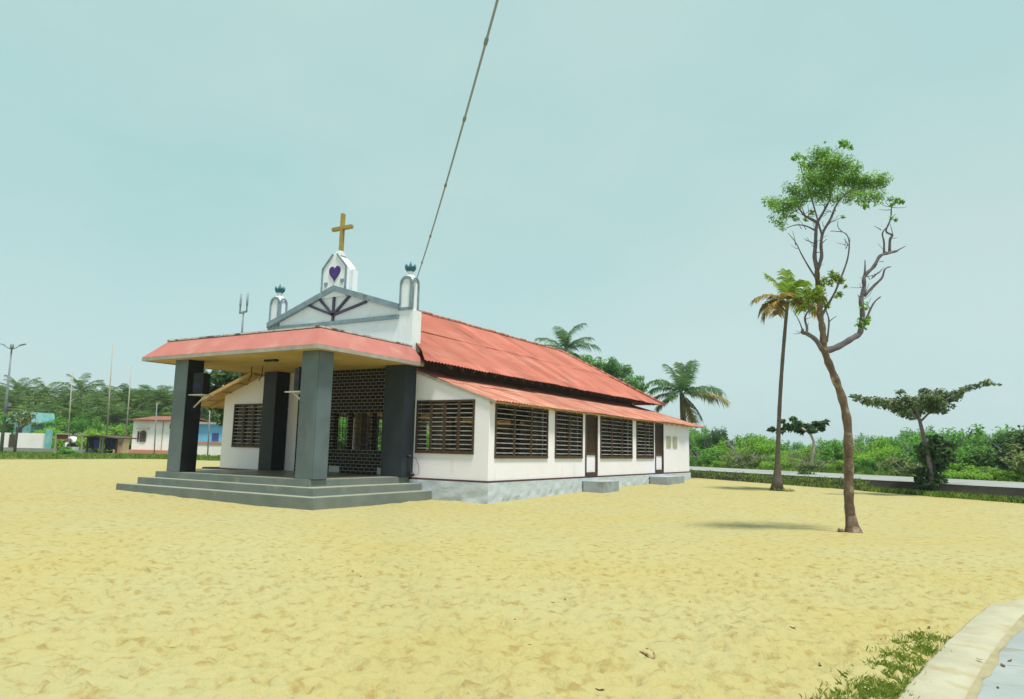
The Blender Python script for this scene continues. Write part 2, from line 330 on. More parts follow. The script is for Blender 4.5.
me = bpy.data.meshes.new('ground'); me.from_pydata(vv.tolist(), [], ff.tolist()); me.polygons.foreach_set('use_smooth', [True]*len(ff)); me.materials.append(M['sand'])
ground = bpy.data.objects.new('ground', me); COL.objects.link(ground); structure(ground)

def sheet(name, pts, m, dz, res=40, kind='structure'):
    """flat polygonal sheet draped over the terrain: pts = two equal-length edge lines"""
    a, b = pts; mb = MB(); n = len(a); k = 8; vs = []; fs = []
    for i in range(n):
        for j in range(k+1):
            p = Vector(a[i][:2]).lerp(Vector(b[i][:2]), j/k); vs.append((p.x, p.y, gz(p.x, p.y)+dz))
    for i in range(n-1):
        for j in range(k): fs.append((i*(k+1)+j, i*(k+1)+j+1, (i+1)*(k+1)+j+1, (i+1)*(k+1)+j))
    mb.add(vs, fs, True); o = mb.build(name, m); o['kind'] = kind; return o
def wob(line, amp, n=6):
    out = []
    for i in range(len(line)-1):
        a, b = Vector(line[i]), Vector(line[i+1])
        for k in range(n):
            p = a.lerp(b, k/n); out.append(Vector((p.x+random.uniform(-amp, amp), p.y+random.uniform(-amp, amp), 0)))
    out.append(Vector(line[-1])); return out

# left verge and village ground
edgeL = [ground_at(-260, 44), G(-60, 459.5), G(0, 459.3), G(70, 459), G(150, 458.8), G(222, 461), ground_at(300, 46), ground_at(420, 50)]
farL = [ground_at(-260, 56), ground_at(-60, 56), ground_at(0, 56), ground_at(70, 56), ground_at(150, 57), ground_at(222, 58), ground_at(300, 60), ground_at(420, 62)]
def resamp(l, n):
    out = []
    for i in range(n):
        t = i/(n-1)*(len(l)-1); k = min(int(t), len(l)-2); out.append(Vector(l[k]).lerp(Vector(l[k+1]), t-k))
    return out
eL = [p+Vector((random.uniform(-.5, .5), random.uniform(-.5, .5), 0)) for p in resamp(edgeL, 60)]; fL = resamp(farL, 60)
sheet('verge', (eL, fL), 'soil', .03)
farL2 = [ground_at(px, 140) for px in (-260, -60, 0, 70, 150, 222, 300, 420)]
sheet('village_ground', (fL, resamp(farL2, 60)), 'village', .034)
# right: grass strip, raised road, marsh
RZ = .62
rn = [Zp(600, 466, RZ), Zp(690, 469, RZ), Zp(775, 473.2, RZ), Zp(860, 479, RZ), Zp(945, 485, RZ), Zp(1024, 488.8, RZ)]
rf = [Zp(600, 463.3, RZ), Zp(690, 465.8, RZ), Zp(775, 469.2, RZ), Zp(860, 473.8, RZ), Zp(945, 479.3, RZ), Zp(1024, 483.2, RZ)]
# straighten: least squares line through near edge, width kept
A = np.array([[p.x, 1] for p in rn]); yb = np.array([p.y for p in rn]); kx, k0 = np.linalg.lstsq(A, yb, rcond=None)[0]
rd = Vector((1, kx, 0)).normalized(); rnm = Vector((-rd.y, rd.x, 0));  rnm = rnm if rnm.dot(fx) > 0 else -rnm
RW = float(np.median([(b-Vector((0, k0, 0))).dot(rnm) for b in rf]))
print('road width', RW, 'dir', rd)
org = Vector((0, k0, 0))
def rpt(s, w, z=0): p = org+rd*s+rnm*w; return Vector((p.x, p.y, z))
s0 = (rn[1]-org).dot(rd); s1 = (rn[-1]-org).dot(rd)
lo, hi = min(s0, s1)-70, max(s0, s1)+40
sl_ = np.linspace(lo, hi, 90)
mb = MB(); vs = []; fs = []
for s in sl_:
    e = .05*sin(s*1.7)
    vs += [rpt(s, e, RZ), rpt(s, RW*.5, RZ+.02), rpt(s, RW+e, RZ)]
for i in range(len(sl_)-1): fs += [(3*i, 3*i+1, 3*i+4, 3*i+3), (3*i+1, 3*i+2, 3*i+5, 3*i+4)]
mb.add(vs, fs); structure(mb.build('road', 'road'))
mb = MB(); vs = []; fs = []
for s in sl_:
    e = .05*sin(s*1.7); g0 = rpt(s, -.45); j = random.uniform(-.06, .06)
    vs += [rpt(s, e-.004, RZ-.003), rpt(s, e-.05+j*.3, RZ-.10), rpt(s, -.22+j, .36), rpt(s, -.5+j, .2)]
for i in range(len(sl_)-1):
    for k in range(3): fs.append((4*i+k, 4*i+k+1, 4*i+k+5, 4*i+k+4))
for s in sl_: pass
b0 = len(vs)
for s in sl_: vs += [rpt(s, RW+.004, RZ-.003), rpt(s, RW+.6, .25)]
for i in range(len(sl_)-1): fs.append((b0+2*i, b0+2*i+2, b0+2*i+3, b0+2*i+1))
mb.add(vs, fs, True); structure(mb.build('road_embankment', 'bank'))
edgeR = [ground_at(560, 52), G(640, 473), G(692, 475.5), G(775, 482), G(860, 489.5), G(945, 497), G(1024, 502), ground_at(1130, 19.5), ground_at(1300, 16)]
eR = [p+Vector((random.uniform(-.25, .25), random.uniform(-.25, .25), 0)) for p in resamp(edgeR, 70)]
fR = []
for p in resamp(edgeR, 70):
    s = (p-org).dot(rd); fR.append(rpt(s, -.3))
sheet('grass_strip', (eR, fR), 'soil', .02)
mA = [rpt(s, RW+.4) for s in np.linspace(lo, hi, 40)]; mB_ = [rpt(s, RW+170) for s in np.linspace(lo-60, hi+120, 40)]
sheet('marsh_ground', (mA, mB_), 'marsh', .03)

# kerb and paving at the lower right
ke = [G(px, py) for px, py in ((899, 699), (920.6, 673), (932.5, 659), (956, 635), (978, 616), (990, 607), (1024, 601.5))]
ke = [ke[0]+(ke[0]-ke[1])*2.2+Vector((0, -.6, 0)), ke[0]+(ke[0]-ke[1])*1.0] + ke + [Vector((12.2, -6.55, 0)), Vector((13.5, -6.0, 0)), Vector((16, -5.0, 0)), Vector((20, -3.6, 0))]
kl = resamp(ke, 200)
wdt = .36
inner = []
for i, p in enumerate(kl):
    t = (kl[min(i+3, 199)]-kl[max(i-3, 0)]); t.z = 0; t.normalize(); nrm = Vector((t.y, -t.x, 0)); inner.append(p+nrm*(wdt))
mb = MB(); vs = []; fs = []
for i_, (p, q) in enumerate(zip(kl, inner)):
    j = random.uniform(-.008, .008); h = .03+.004*sin(i_*.35)+random.uniform(-.002, .002)
    vs += [(p.x+j, p.y+j, -.05), (p.x+j, p.y+j, h-.012), (p.x+(q.x-p.x)*.06, p.y+(q.y-p.y)*.06, h), (p.x+(q.x-p.x)*.5, p.y+(q.y-p.y)*.5, h+.006), (p.x+(q.x-p.x)*.95, p.y+(q.y-p.y)*.95, h-.006), (q.x, q.y, h-.02), (q.x, q.y, -.05)]
for i in range(len(kl)-1):
    for k in range(6): fs.append((7*i+k, 7*i+k+1, 7*i+k+8, 7*i+k+7))
mb.add(vs, fs, True); structure(mb.build('kerb', 'kerb'))
mb = MB(); vs = []; fs = []
for q in inner:
    vs += [(q.x, q.y, .012)]
    d = Vector((1, -.62, 0)); vs.append((q.x+d.x*9, q.y+d.y*9, .012))
for i in range(len(inner)-1): fs.append((2*i, 2*i+1, 2*i+3, 2*i+2))
mb.add(vs, fs); structure(mb.build('pavement', 'paving'))
mb = MB(); vs = []; fs = []
for i, q in enumerate(inner):
    p = kl[i]; d = (q-p); d.z = 0; d.normalize(); w = .022+.014*sin(i*.22)+.008*sin(i*.55+1)
    vs += [(q.x-d.x*.03, q.y-d.y*.03, .031), (q.x+d.x*w*.5, q.y+d.y*w*.5, .026), (q.x+d.x*w, q.y+d.y*w, .0135)]
for i in range(len(inner)-1): fs += [(3*i, 3*i+1, 3*i+4, 3*i+3), (3*i+1, 3*i+2, 3*i+5, 3*i+4)]
mb.add(vs, fs, True); structure(mb.build('sand_drift', 'drift'))

# ------------------------------------------------------------------ the chapel
chapel = thing('chapel', 'white chapel with red corrugated roof, pillared porch and gold cross on its gable', 'chapel', (0, 0, 0))
XL, XN0, XN1, LEN, ZF = -12.2, -9.25, -2.85, 17.95, .60
def wall(name, axis_, c0, c1, a0, a1, z0, z1, holes, m='white', parent=chapel):
    """wall slab with real openings; axis_ 'x' runs along X (thickness c0..c1 in Y), 'y' runs along Y"""
    us = sorted({a0, a1, *[h[0] for h in holes], *[h[1] for h in holes]}); zs = sorted({z0, z1, *[h[2] for h in holes], *[h[3] for h in holes]})
    us = [x for x in us if a0 <= x <= a1]; zs = [x for x in zs if z0 <= x <= z1]
    P = (lambda a, d, z: (a, d, z)) if axis_ == 'x' else (lambda a, d, z: (d, a, z))
    sol = lambda i, j: 0 <= i < len(us)-1 and 0 <= j < len(zs)-1 and not any(h[0] <= (us[i]+us[i+1])/2 <= h[1] and h[2] <= (zs[j]+zs[j+1])/2 <= h[3] for h in holes)
    mb = MB()
    for i in range(len(us)-1):
        for j in range(len(zs)-1):
            if not sol(i, j): continue
            u0, u1, w0, w1 = us[i], us[i+1], zs[j], zs[j+1]
            for c in (c0, c1): mb.add([P(u0, c, w0), P(u1, c, w0), P(u1, c, w1), P(u0, c, w1)], [(0, 1, 2, 3)])
            for (di, dj, e) in ((-1, 0, (u0, w0, u0, w1)), (1, 0, (u1, w0, u1, w1)), (0, -1, (u0, w0, u1, w0)), (0, 1, (u0, w1, u1, w1))):
                if not sol(i+di, j+dj): mb.add([P(e[0], c0, e[1]), P(e[2], c0, e[3]), P(e[2], c1, e[3]), P(e[0], c1, e[1])], [(0, 1, 2, 3)])
    o = mb.build(name, m, parent)
    return o
def mapped(axis_, c, out):
    """local (along, outward, z) -> world"""
    return (lambda a, d, z: (a, c+out*d, z)) if axis_ == 'x' else (lambda a, d, z: (c+out*d, a, z))
def lbox(mb, P, a0, a1, d0, d1, z0, z1, tilt=0):
    pts = []
    for z in (z0, z1):
        for a, d in ((a0, d0), (a1, d0), (a1, d1), (a0, d1)):
            pts.append(P(a, d, z + (tilt*(d-(d0+d1)/2))))
    mb.add(pts, [(0, 3, 2, 1), (4, 5, 6, 7), (0, 1, 5, 4), (1, 2, 6, 5), (2, 3, 7, 6), (3, 0, 4, 7)])
def window(axis_, c, out, a0, a1, z0, z1, bays, ns, slats=True, skip=()):
    P = mapped(axis_, c, out); fr = MB(); t = .055
    lbox(fr, P, a0, a1, -.12, .035, z0, z0+.085); lbox(fr, P, a0, a1, -.12, .03, z1-t, z1)
    lbox(fr, P, a0, a0+t, -.12, .03, z0+.085, z1-t); lbox(fr, P, a1-t, a1, -.12, .03, z0+.085, z1-t)
    w = fr.build('window', 'brown', chapel)
    bw = (a1-a0-2*t)/bays
    for i in range(1, bays):
        q = MB(); x = a0+t+bw*i; lbox(q, P, x-.042, x+.042, -.10, .022, z0+.085, z1-t); q.build('mullion', 'brown', w)
    for i in range(bays):
        if i in skip: continue
        q = MB(); x0 = a0+t+bw*i+(.042 if i else 0); x1 = a0+t+bw*(i+1)-(.042 if i < bays-1 else 0)
        for k in range(ns):
            z = z0+.085+(z1-t-z0-.085)*(k+.5)/ns
            lbox(q, P, x0+.004, x1-.004, -.075, .010, z-.012, z+.012, -.12)
        q.build('louvre', 'slat', w)
    return w
def door(axis_, c, out, a0, a1, z0, z1):
    P = mapped(axis_, c, out); fr = MB(); t = .075
    lbox(fr, P, a0, a0+t, -.12, .03, z0, z1); lbox(fr, P, a1-t, a1, -.12, .03, z0, z1)
    lbox(fr, P, a0+t, a1-t, -.12, .03, z1-t, z1); lbox(fr, P, a0+t, a1-t, -.12, .04, z0, z0+.13)
    d = fr.build('door', 'brown', chapel)
    q = MB(); h = z0+.72; lbox(q, P, a0+t, a1-t, -.08, -.02, h, h+.09); lbox(q, P, a0+t, a1-t, -.07, -.03, h+.95, h+1.0)
    n = 9
    for i in range(n):
        x = a0+t+(a1-a0-2*t)*(i+.5)/n; lbox(q, P, x-.024, x+.024, -.065, -.03, h+.09, z1-t)
    q.build('grille', 'brown', d)
    q = MB(); lbox(q, P, a0+t+.01, a1-t-.01, -.075, -.04, z0+.13, h); q.build('door_panel', 'white', d)
    return d
# plinth: rough, wavering foot
mb = MB(); foot = MB()
def rough_face(mb, pts, z0, z1, nx, nz, out, amp):
    a, b = Vector(pts[0]), Vector(pts[1]); vs = []; fs = []
    for i in range(nx+1):
        p = a.lerp(b, i/nx)
        for k in range(nz+1):
            d = random.uniform(-amp, amp)*(1.6-k/nz) if k < nz and i not in (0, nx) else 0
            vs.append((p.x+out[0]*d, p.y+out[1]*d, z0+(z1-z0)*k/nz))
    for i in range(nx):
        for k in range(nz): fs.append((i*(nz+1)+k, (i+1)*(nz+1)+k, (i+1)*(nz+1)+k+1, i*(nz+1)+k+1))
    mb.add(vs, fs, True)
e = .05
rough_face(mb, ((XL-e, -e), (0+e, -e)), -.1, ZF-.03, 80, 7, (0, -1), .022)
rough_face(mb, ((0+e, -e), (0+e, LEN+e)), -.1, ZF-.03, 160, 7, (1, 0), .022)
rough_face(mb, ((0+e, LEN+e), (XL-e, LEN+e)), -.1, ZF-.03, 60, 5, (0, 1), .02)
rough_face(mb, ((XL-e, LEN+e), (XL-e, -e)), -.1, ZF-.03, 120, 5, (-1, 0), .02)
mb.add([(XL-e, -e, ZF-.03), (e, -e, ZF-.03), (e, LEN+e, ZF-.03), (XL-e, LEN+e, ZF-.03)], [(0, 1, 2, 3)])
mb.build('plinth', 'plinth', chapel)
mb = MB(); mb.box(XL-.03, .03, -.03, LEN+.03, ZF-.027, ZF+.025); mb.build('plinth_band', 'maroon', chapel)
mb = MB(); mb.add([(XL+.2, .2, ZF+.03), (-.2, .2, ZF+.03), (-.2, LEN-.2, ZF+.03), (XL+.2, LEN-.2, ZF+.03)], [(0, 1, 2, 3)]); mb.build('floor', 'floor', chapel)
TH = .2
zb = ZF+.025
# front aisle walls
WZ0, WZ1 = 1.33, 2.86
def lz(X): return 2.82+(.22-X)*.342 if X > -6 else 2.82+(X+12.42)*.342
hr = [(-2.54, -.48, WZ0, WZ1)]
wall('wall', 'x', 0, TH, XN1, 0, zb, WZ1, hr)
mb = MB(); mb.prism([(XN1, WZ1), (0, WZ1), (XN1, lz(XN1)-.03)], 0, TH); mb.build('wall', 'white', chapel)
window('x', 0, -1, -2.54, -.48, WZ0, WZ1, 4, 11)
hl = [(-10.72, -9.1, 1.36, WZ1)]
wall('wall', 'x', 0, TH, XL+.9, XN0+.3, zb, WZ1, [(-10.72, -9.15, 1.36, WZ1)])
mb = MB(); mb.prism([(XL+.9, WZ1), (XN0+.3, WZ1), (XN0+.3, lz(XN0+.3)-.03), (XL+.9, lz(XL+.9)-.03)], 0, TH); mb.build('wall', 'white', chapel)
window('x', 0, -1, -10.72, -9.15, 1.36, WZ1, 3, 11)
# right side wall
SW0, SW1 = 1.235, 2.76
wins = [(.30, 3.41, 3), (3.90, 5.93, 2), (7.43, 10.52, 3), (10.98, 12.97, 2)]
doors = [(6.17, 7.18), (13.16, 14.2)]
holes = [(a, b, SW0, SW1) for a, b, n in wins]+[(a, b, ZF+.025, SW1) for a, b in doors]
wall('wall', 'y', -TH, 0, TH, LEN, zb, 2.84, holes)
for a, b, n in wins: window('y', 0, 1, a, b, SW0, SW1, n, 10, skip=())
for a, b in doors: door('y', 0, 1, a, b, ZF+.03, SW1)
# vents (two pale panels) near the far end
for a0, a1 in ((14.6, 15.2), (15.5, 16.1)):
    mb = MB(); P = mapped('y', 0, 1); lbox(mb, P, a0, a1, -.01, .02, 1.72, 2.24)
    for k in range(5): lbox(mb, P, a0+.05, a1-.05, .02, .03, 1.78+k*.09, 1.82+k*.09)
    mb.build('wall_vent', mat('cream vent', (.50, .48, .38), (.42, .40, .3), 6), chapel)
# left side wall (seen through the interior) with open windows
lh = [(1.5, 3.5, 1.3, 2.7), (4.5, 6.5, 1.3, 2.7), (8, 10, 1.3, 2.7), (11.5, 13.5, 1.3, 2.7)]
wall('wall', 'y', XL+.9, XL+.9+TH, TH, LEN, zb, 2.84, lh)
wall('wall', 'x', LEN-TH, LEN, XL+.9+TH, -TH, zb, 2.84, [])
mb = MB(); mb.box(XN0, XN1, LEN-TH, LEN-.01, 2.84, 3.95); mb.build('wall', 'white', chapel)
# nave clerestory strips above the aisles; right one darkened to paint in eave shade
mb = MB(); mb.box(XN1-.18, XN1, .2, LEN-.2, 3.0, 4.35); mb.build('wall', 'darkwood', chapel)
mb = MB(); mb.box(XN0, XN0+.18, .2, LEN-.2, 3.0, 4.35); mb.build('wall', 'inner', chapel)
for k in range(6):
    for X in (XN1-.3, XN0-.02):
        mb = MB(); y = 1.6+k*3.0; mb.box(X, X+.3, y, y+.3, ZF+.03, 3.0); mb.build('interior_pillar', 'inner', chapel)
# nave front wall: plain white jamb, then black tile with a barred opening
OP = [(-6.95, -6.1, 1.38, 2.52), (-5.86, -5.3, 1.38, 2.52), (-5.22, -4.35, 1.38, 2.52), (-4.25, -3.62, 1.38, 2.52)]
wall('wall', 'x', .02, TH, -8.95, -7.56, ZF+.02, 4.0, [])
tw = wall('tiled_wall', 'x', 0, TH, -7.55, XN1, ZF+.046, 4.0, OP, 'tile')
for (a, b, z0, z1) in OP:
    g = MB()
    n = max(2, int((b-a)/.14))
    for i in range(n+1): x = a+(b-a)*i/n; g.box(x-.008, x+.008, .09, .11, z0, z1)
    for k in range(1, 7): z = z0+(z1-z0)*k/7; g.box(a, b, .085, .115, z-.006, z+.006)
    g.build('grille', 'brown', tw)
for a in (-5.75, -3.75):
    mb = MB(); mb.box(a-.22, a+.22, -.012, -.002, .66, .86); mb.build('skirting_tile', mat('pale skirting tile', (.45, .46, .44), (.36, .36, .34), 5), tw)
# columns
def column(x0, x1, y0, y1, z0, z1, m):
    mb = MB(); mb.box(x0, x1, y0, y1, z0, z1, .012)
    c_ = mb.build('column', m, chapel); cols.append(c_); return c_
cols = []
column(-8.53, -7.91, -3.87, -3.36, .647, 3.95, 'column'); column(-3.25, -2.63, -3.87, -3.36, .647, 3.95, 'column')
column(-3.36, -2.60, -.55, -.005, .647, 3.95, 'column_shaded'); column(-8.64, -8.02, -.55, -.005, .647, 3.95, 'column_shaded')  # rear pair wears the darker tile copy with porch shade in its colour
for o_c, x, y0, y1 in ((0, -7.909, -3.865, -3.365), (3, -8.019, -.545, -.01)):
    mb = MB(); mb.box(x, x+.012, y0, y1, .66, 3.87); mb.build('shade_panel', 'shade_black', cols[o_c])  # added thin black slab, painted shade on the inward column face
# steps
def slab(name, x0, x1, y0, y1, z0, z1, m):
    mb = MB(); mb.box(x0, x1, y0, y1, z0, z1, .014); return mb.build(name, m, chapel)
slab('porch_step', -9.74, -1.82, -4.59, -.08, -.15, .278, 'step')
slab('porch_step', -9.28, -2.19, -4.25, -.083, .2, .47, 'step')
slab('porch_step', -8.95, -2.68, -3.93, -.086, .4, .645, 'step')
mb = MB(); mb.add([(-8.6, -3.3, .649), (-2.95, -3.3, .649), (-2.95, -.09, .649), (-8.6, -.09, .649)], [(0, 1, 2, 3)]); mb.build('porch_floor', 'floor', chapel)
# door blocks on the right side
for y0, y1, zt in ((5.85, 7.15, .48), (12.3, 14.5, .50)):
    mb = MB(); rough_face(mb, ((.09, y0), (.85, y0)), -.1, zt, 6, 4, (0, -1), .012); rough_face(mb, ((.85, y0), (.85, y1)), -.1, zt, 14, 4, (1, 0), .015)
    rough_face(mb, ((.85, y1), (.09, y1)), -.1, zt, 6, 4, (0, 1), .012); mb.add([(.05, y0, zt), (.85, y0, zt), (.85, y1, zt), (.05, y1, zt)], [(0, 1, 2, 3)])
    mb.build('door_step', 'blockstep', chapel)
# porch roof: ceiling slab, fascia, red slope, rim
FX0, FX1, FY = -9.68, -2.33, -4.21
mb = MB(); mb.box(FX0+.03, FX1-.03, FY+.03, .0, 3.875, 3.93); mb.build('porch_ceiling', 'ceil', chapel)
mb = MB()
for (x0, x1, y0, y1) in ((FX0, FX1, FY, FY+.09), (FX0, FX0+.09, FY+.09, -.01), (FX1-.09, FX1, FY+.09, -.01)): mb.box(x0, x1, y0, y1, 3.86, 3.965)
mb.build('fascia', 'fascia', chapel)
mb = MB(); ins = .5; zt = 4.50; zf = 3.968
a = [(FX0, 0, zf), (FX0, FY, zf), (FX1, FY, zf), (FX1, 0, zf)]; b = [(FX0+ins, 0, zt), (FX0+ins, FY+ins, zt), (FX1-ins, FY+ins, zt), (FX1-ins, 0, zt)]
nseg = 24
for i in range(3):
    A0, A1, B0, B1 = Vector(a[i]), Vector(a[i+1]), Vector(b[i]), Vector(b[i+1]); vs = []; fs = []
    for k in range(nseg+1):
        for j in range(5):
            p = A0.lerp(A1, k/nseg).lerp(B0.lerp(B1, k/nseg), j/4)
            vs.append((p.x, p.y, p.z+(random.uniform(-.006, .006) if 0 < k < nseg and 0 < j < 4 else 0)))
    for k in range(nseg):
        for j in range(4): fs.append((k*5+j, (k+1)*5+j, (k+1)*5+j+1, k*5+j+1))
    mb.add(vs, fs, True)
mb.build('porch_slope', 'porchred', chapel)
mb = MB(); mb.add([(FX0+ins, -.01, zt-.01), (FX0+ins, FY+ins, zt-.01), (FX1-ins, FY+ins, zt-.01), (FX1-ins, -.01, zt-.01)], [(0, 1, 2, 3)])
mb.build('porch_deck', 'fascia', chapel)
mb = MB(); q = ins
for (x0, x1, y0, y1) in ((FX0+q-.04, FX1-q+.04, FY+q-.04, FY+q+.08), (FX0+q-.04, FX0+q+.08, FY+q+.08, -.02), (FX1-q-.08, FX1-q+.04, FY+q+.08, -.02)): mb.box(x0, x1, y0, y1, zt-.008, zt+.035)
mb.build('parapet_rim', mat('mouldy rim', (.50, .50, .47), (.10, .10, .09), 2.5, .9, lo=.5, hi=.62), chapel)
# ceiling lamp, small black slots
# gable wall
GX0, GX1, GXC, GT = -9.2, -2.86, -6.13, .42
mb = MB(); mb.prism([(GX0, 3.97), (GX1, 3.97), (GX1, 5.55), (-5.9, 6.50), (-6.36, 6.50), (GX0, 5.55)], 0.004, GT); gw = mb.build('gable_wall', 'gwhite', chapel)
mb = MB(); mb.box(GX0-.02, -3.38, -.07, 0, 5.38, 5.50); mb.build('gable_band', 'trim', gw)
for sx in (-1, 1):
    xe = GX0-.02 if sx < 0 else GX1+.06; 
    mb = MB(); mb.prism([(xe, 5.47), (xe, 5.66), (GXC, 6.68), (GXC, 6.49)] if sx < 0 else [(GXC, 6.49), (GXC, 6.68), (-3.38, 5.84), (-3.38, 5.65)], -.12, GT+.06); mb.build('gable_cornice', 'trim', gw)
for ang, (x, z) in enumerate(((-7.42, 6.16), (-6.86, 6.33), (-6.14, 6.50), (-5.42, 6.31), (-4.72, 6.02))):
    mb = MB(); mb.bar((-6.15, -.035, 5.70), (x, -.035, z), .07, .07); mb.build('gable_ray', 'navy', gw)
mb = MB(); mb.box(-6.19, -6.11, -.06, 0, 5.5, 5.69); mb.build('gable_ray', 'navy', gw)
mb = MB(); mb.box(-3.375, GX1+.006, -.012, GT+.004, 3.97, 5.62); mb.build('gable_pier', 'gwhite', gw)
# belfry panel
def house(x0, x1, z0, zs, zp): return [(x0, z0), (x1, z0), (x1, zs), ((x0+x1)/2+.09, zp), ((x0+x1)/2-.09, zp), (x0, zs)]
mb = MB(); mb.prism(house(-6.68, -5.62, 6.3, 7.28, 7.74), -.08, .34); bf = mb.build('belfry', 'gwhite', chapel)
mb = MB(); o = [Vector((x, 0, z)) for x, z in house(-6.68, -5.62, 6.35, 7.28, 7.74)]
for i, j in ((1, 2), (2, 3), (4, 5), (5, 0)): mb.bar(o[i]+Vector((0, -.09, 0)), o[j]+Vector((0, -.09, 0)), .05, .05)
mb.build('belfry_trim', 'trim', bf)
mb = MB(); mb.box(-6.32, -5.96, .0, .26, 7.70, 7.80); mb.box(-6.23, -6.05, .03, .22, 7.80, 7.88); mb.build('cross_base', 'gwhite', bf)
mb = MB(); mb.box(-5.615, -5.47, .08, .30, 6.45, 7.18); mb.build('belfry_buttress', 'gwhite', bf)
def heart(cx, cz, s):
    l = []
    for k in range(36):
        t = 2*pi*k/36; l.append((cx+s*16*sin(t)**3/16*.5, cz+s*(13*cos(t)-5*cos(2*t)-2*cos(3*t)-cos(4*t))/17*.62))
    return l
mb = MB(); mb.prism(heart(-6.12, 7.10, .50), -.11, -.075); mb.build('heart', 'purple', bf)
for x, z in ((-6.50, 6.74), (-5.78, 6.80)):
    mb = MB(); mb.prism(heart(x, z, .17), -.10, -.075); mb.build('heart', 'trim', bf)
# cross
mb = MB(); mb.box(-6.165, -6.045, .06, .19, 7.88, 9.17, .01); mb.box(-6.55, -6.168, .062, .188, 8.61, 8.73, .008); mb.box(-6.042, -5.66, .062, .188, 8.61, 8.73, .008); mb.build('cross', 'gold', chapel)
# finials
def finial(x0, x1, z0):
    y0, y1 = -.02, .30; c = (x0+x1)/2; cy = (y0+y1)/2; w = (x1-x0)/2; zs = z0+.86
    arch = [(c+w*cos(pi-pi*k/12), zs+.20*sin(pi*k/12)) for k in range(13)]
    mb = MB(); mb.prism([(x0, z0), (x1, z0)]+arch[::-1], y0, y1); f = mb.build('finial', 'gwhite', chapel)
    tr = MB(); pts = [(x0+.03, z0+.05)]+[(c+(w-.03)*cos(pi-pi*k/12), zs+.17*sin(pi*k/12)) for k in range(13)]+[(x1-.03, z0+.05)]
    for i in range(len(pts)-1): tr.bar((pts[i][0], y0-.012, pts[i][1]), (pts[i+1][0], y0-.012, pts[i+1][1]), .035, .085)
    tr.box(x0, x1, y0-.03, y0-.001, z0, z0+.09)
    for yy in (y0+.03, y1-.03): tr.box(x1+.001, x1+.03, yy-.035, yy+.035, z0, zs+.02)
    for k in range(8):
        a0 = pi*k/8; a1 = pi*(k+1)/8; ry = (y1-y0)/2-.03
        tr.bar((x1+.014, cy-ry*cos(a0), zs+.13*sin(a0)), (x1+.014, cy-ry*cos(a1), zs+.13*sin(a1)), .035, .06)
    tr.build('arch_trim', 'trim', f)
    cp = MB(); cp.lathe([(.15, -.03), (.15, .03), (.08, .07), (.075, .11), (.10, .14), (.10, .17)], (c, cy, zs+.20), 14); cp.build('finial_cap', 'gwhite', f)
    cr = MB(); zc = zs+.36
    cr.lathe([(.07, -.01), (.13, .03), (.14, .10)], (c, cy, zc), 14)
    for k in range(7):
        a = 2*pi*k/7; b = Vector((c+.11*cos(a), cy+.11*sin(a), zc+.08)); t = Vector((c+.17*cos(a), cy+.17*sin(a), zc+.24)); cr.tube([b, b.lerp(t, .5), t], [.05, .045, .008], 6)
    cr.tube([(c, cy, zc+.05), (c, cy, zc+.2), (c, cy, zc+.34)], [.06, .055, .008], 6)
    cr.build('crown', 'teal', f)
finial(-9.20, -8.74, 5.50); finial(-3.36, -2.90, 5.62)

# corrugated roofs
def corrugated(name, rows, y0, y1, x_of, z_of, m, hip=None, pitch=.16, amp=.018, parent=chapel, step=.022, sag=.02, lo_=None):
    """rows: list of parameters 0(top)..1(eave); sheets overlap with a small step between courses"""
    mb = MB(); ny = int((y1-y0)/pitch*4); 
    for r in range(len(rows)-1):
        t0, t1 = rows[r], rows[r+1]; vs = []; fs = []
        nsub = 3; jit = None
        for i in range(ny+1):
            y = y0+(y1-y0)*i/ny; w = amp*sin(2*pi*y/pitch)
            sheet_i = int(y/.82); rs = random.Random(sheet_i*31+r*7); ej = rs.uniform(-.008, .008) if r == len(rows)-2 else 0; ez = rs.uniform(-.008, .008)
            for k in range(nsub+1):
                t = t0+(t1-t0)*k/nsub
                if k == nsub: t += ej+.008
                lim = hip(t) if hip else 1e9
                yy = max(min(y, lim), lo_(t) if lo_ else -1e9)
                vs.append((x_of(t), yy, z_of(t)+w-r*step+ez+sag*sin(y*.9+r)*t*.6))
        for i in range(ny):
            for k in range(nsub): fs.append((i*(nsub+1)+k, i*(nsub+1)+k+1, (i+1)*(nsub+1)+k+1, (i+1)*(nsub+1)+k))
        mb.add(vs, fs, True)
    return mb.build(name, m, parent)
RX, RZt, EX, EZ = -6.1, 6.53, -1.72, 3.93
RE, HE = 16.1, 19.2
rowsU = [0, .48, 1.0]
def front(t): return .43 if t < .73 else .43-(t-.73)/.27*1.2
# main roof, right slope (hip at the far end) and left slope
mr = corrugated('roof', rowsU, -.8, HE, lambda t: RX+(EX-RX)*t, lambda t: RZt+(EZ-RZt)*t+.04, 'roof', lambda t: RE+(HE-RE)*t, lo_=front)
LX = -12.2+1.72
corrugated('roof', rowsU, .43, HE, lambda t: RX+(-10.48-RX)*t, lambda t: RZt+(EZ-RZt)*t+.02, 'roof', lambda t: RE+(HE-RE)*t)
mb = MB(); mb.add([(RX, RE, RZt+.01), (EX, HE, EZ+.01), (-10.48, HE, EZ+.01)], [(0, 1, 2)]); mb.build('roof', 'roof', chapel)
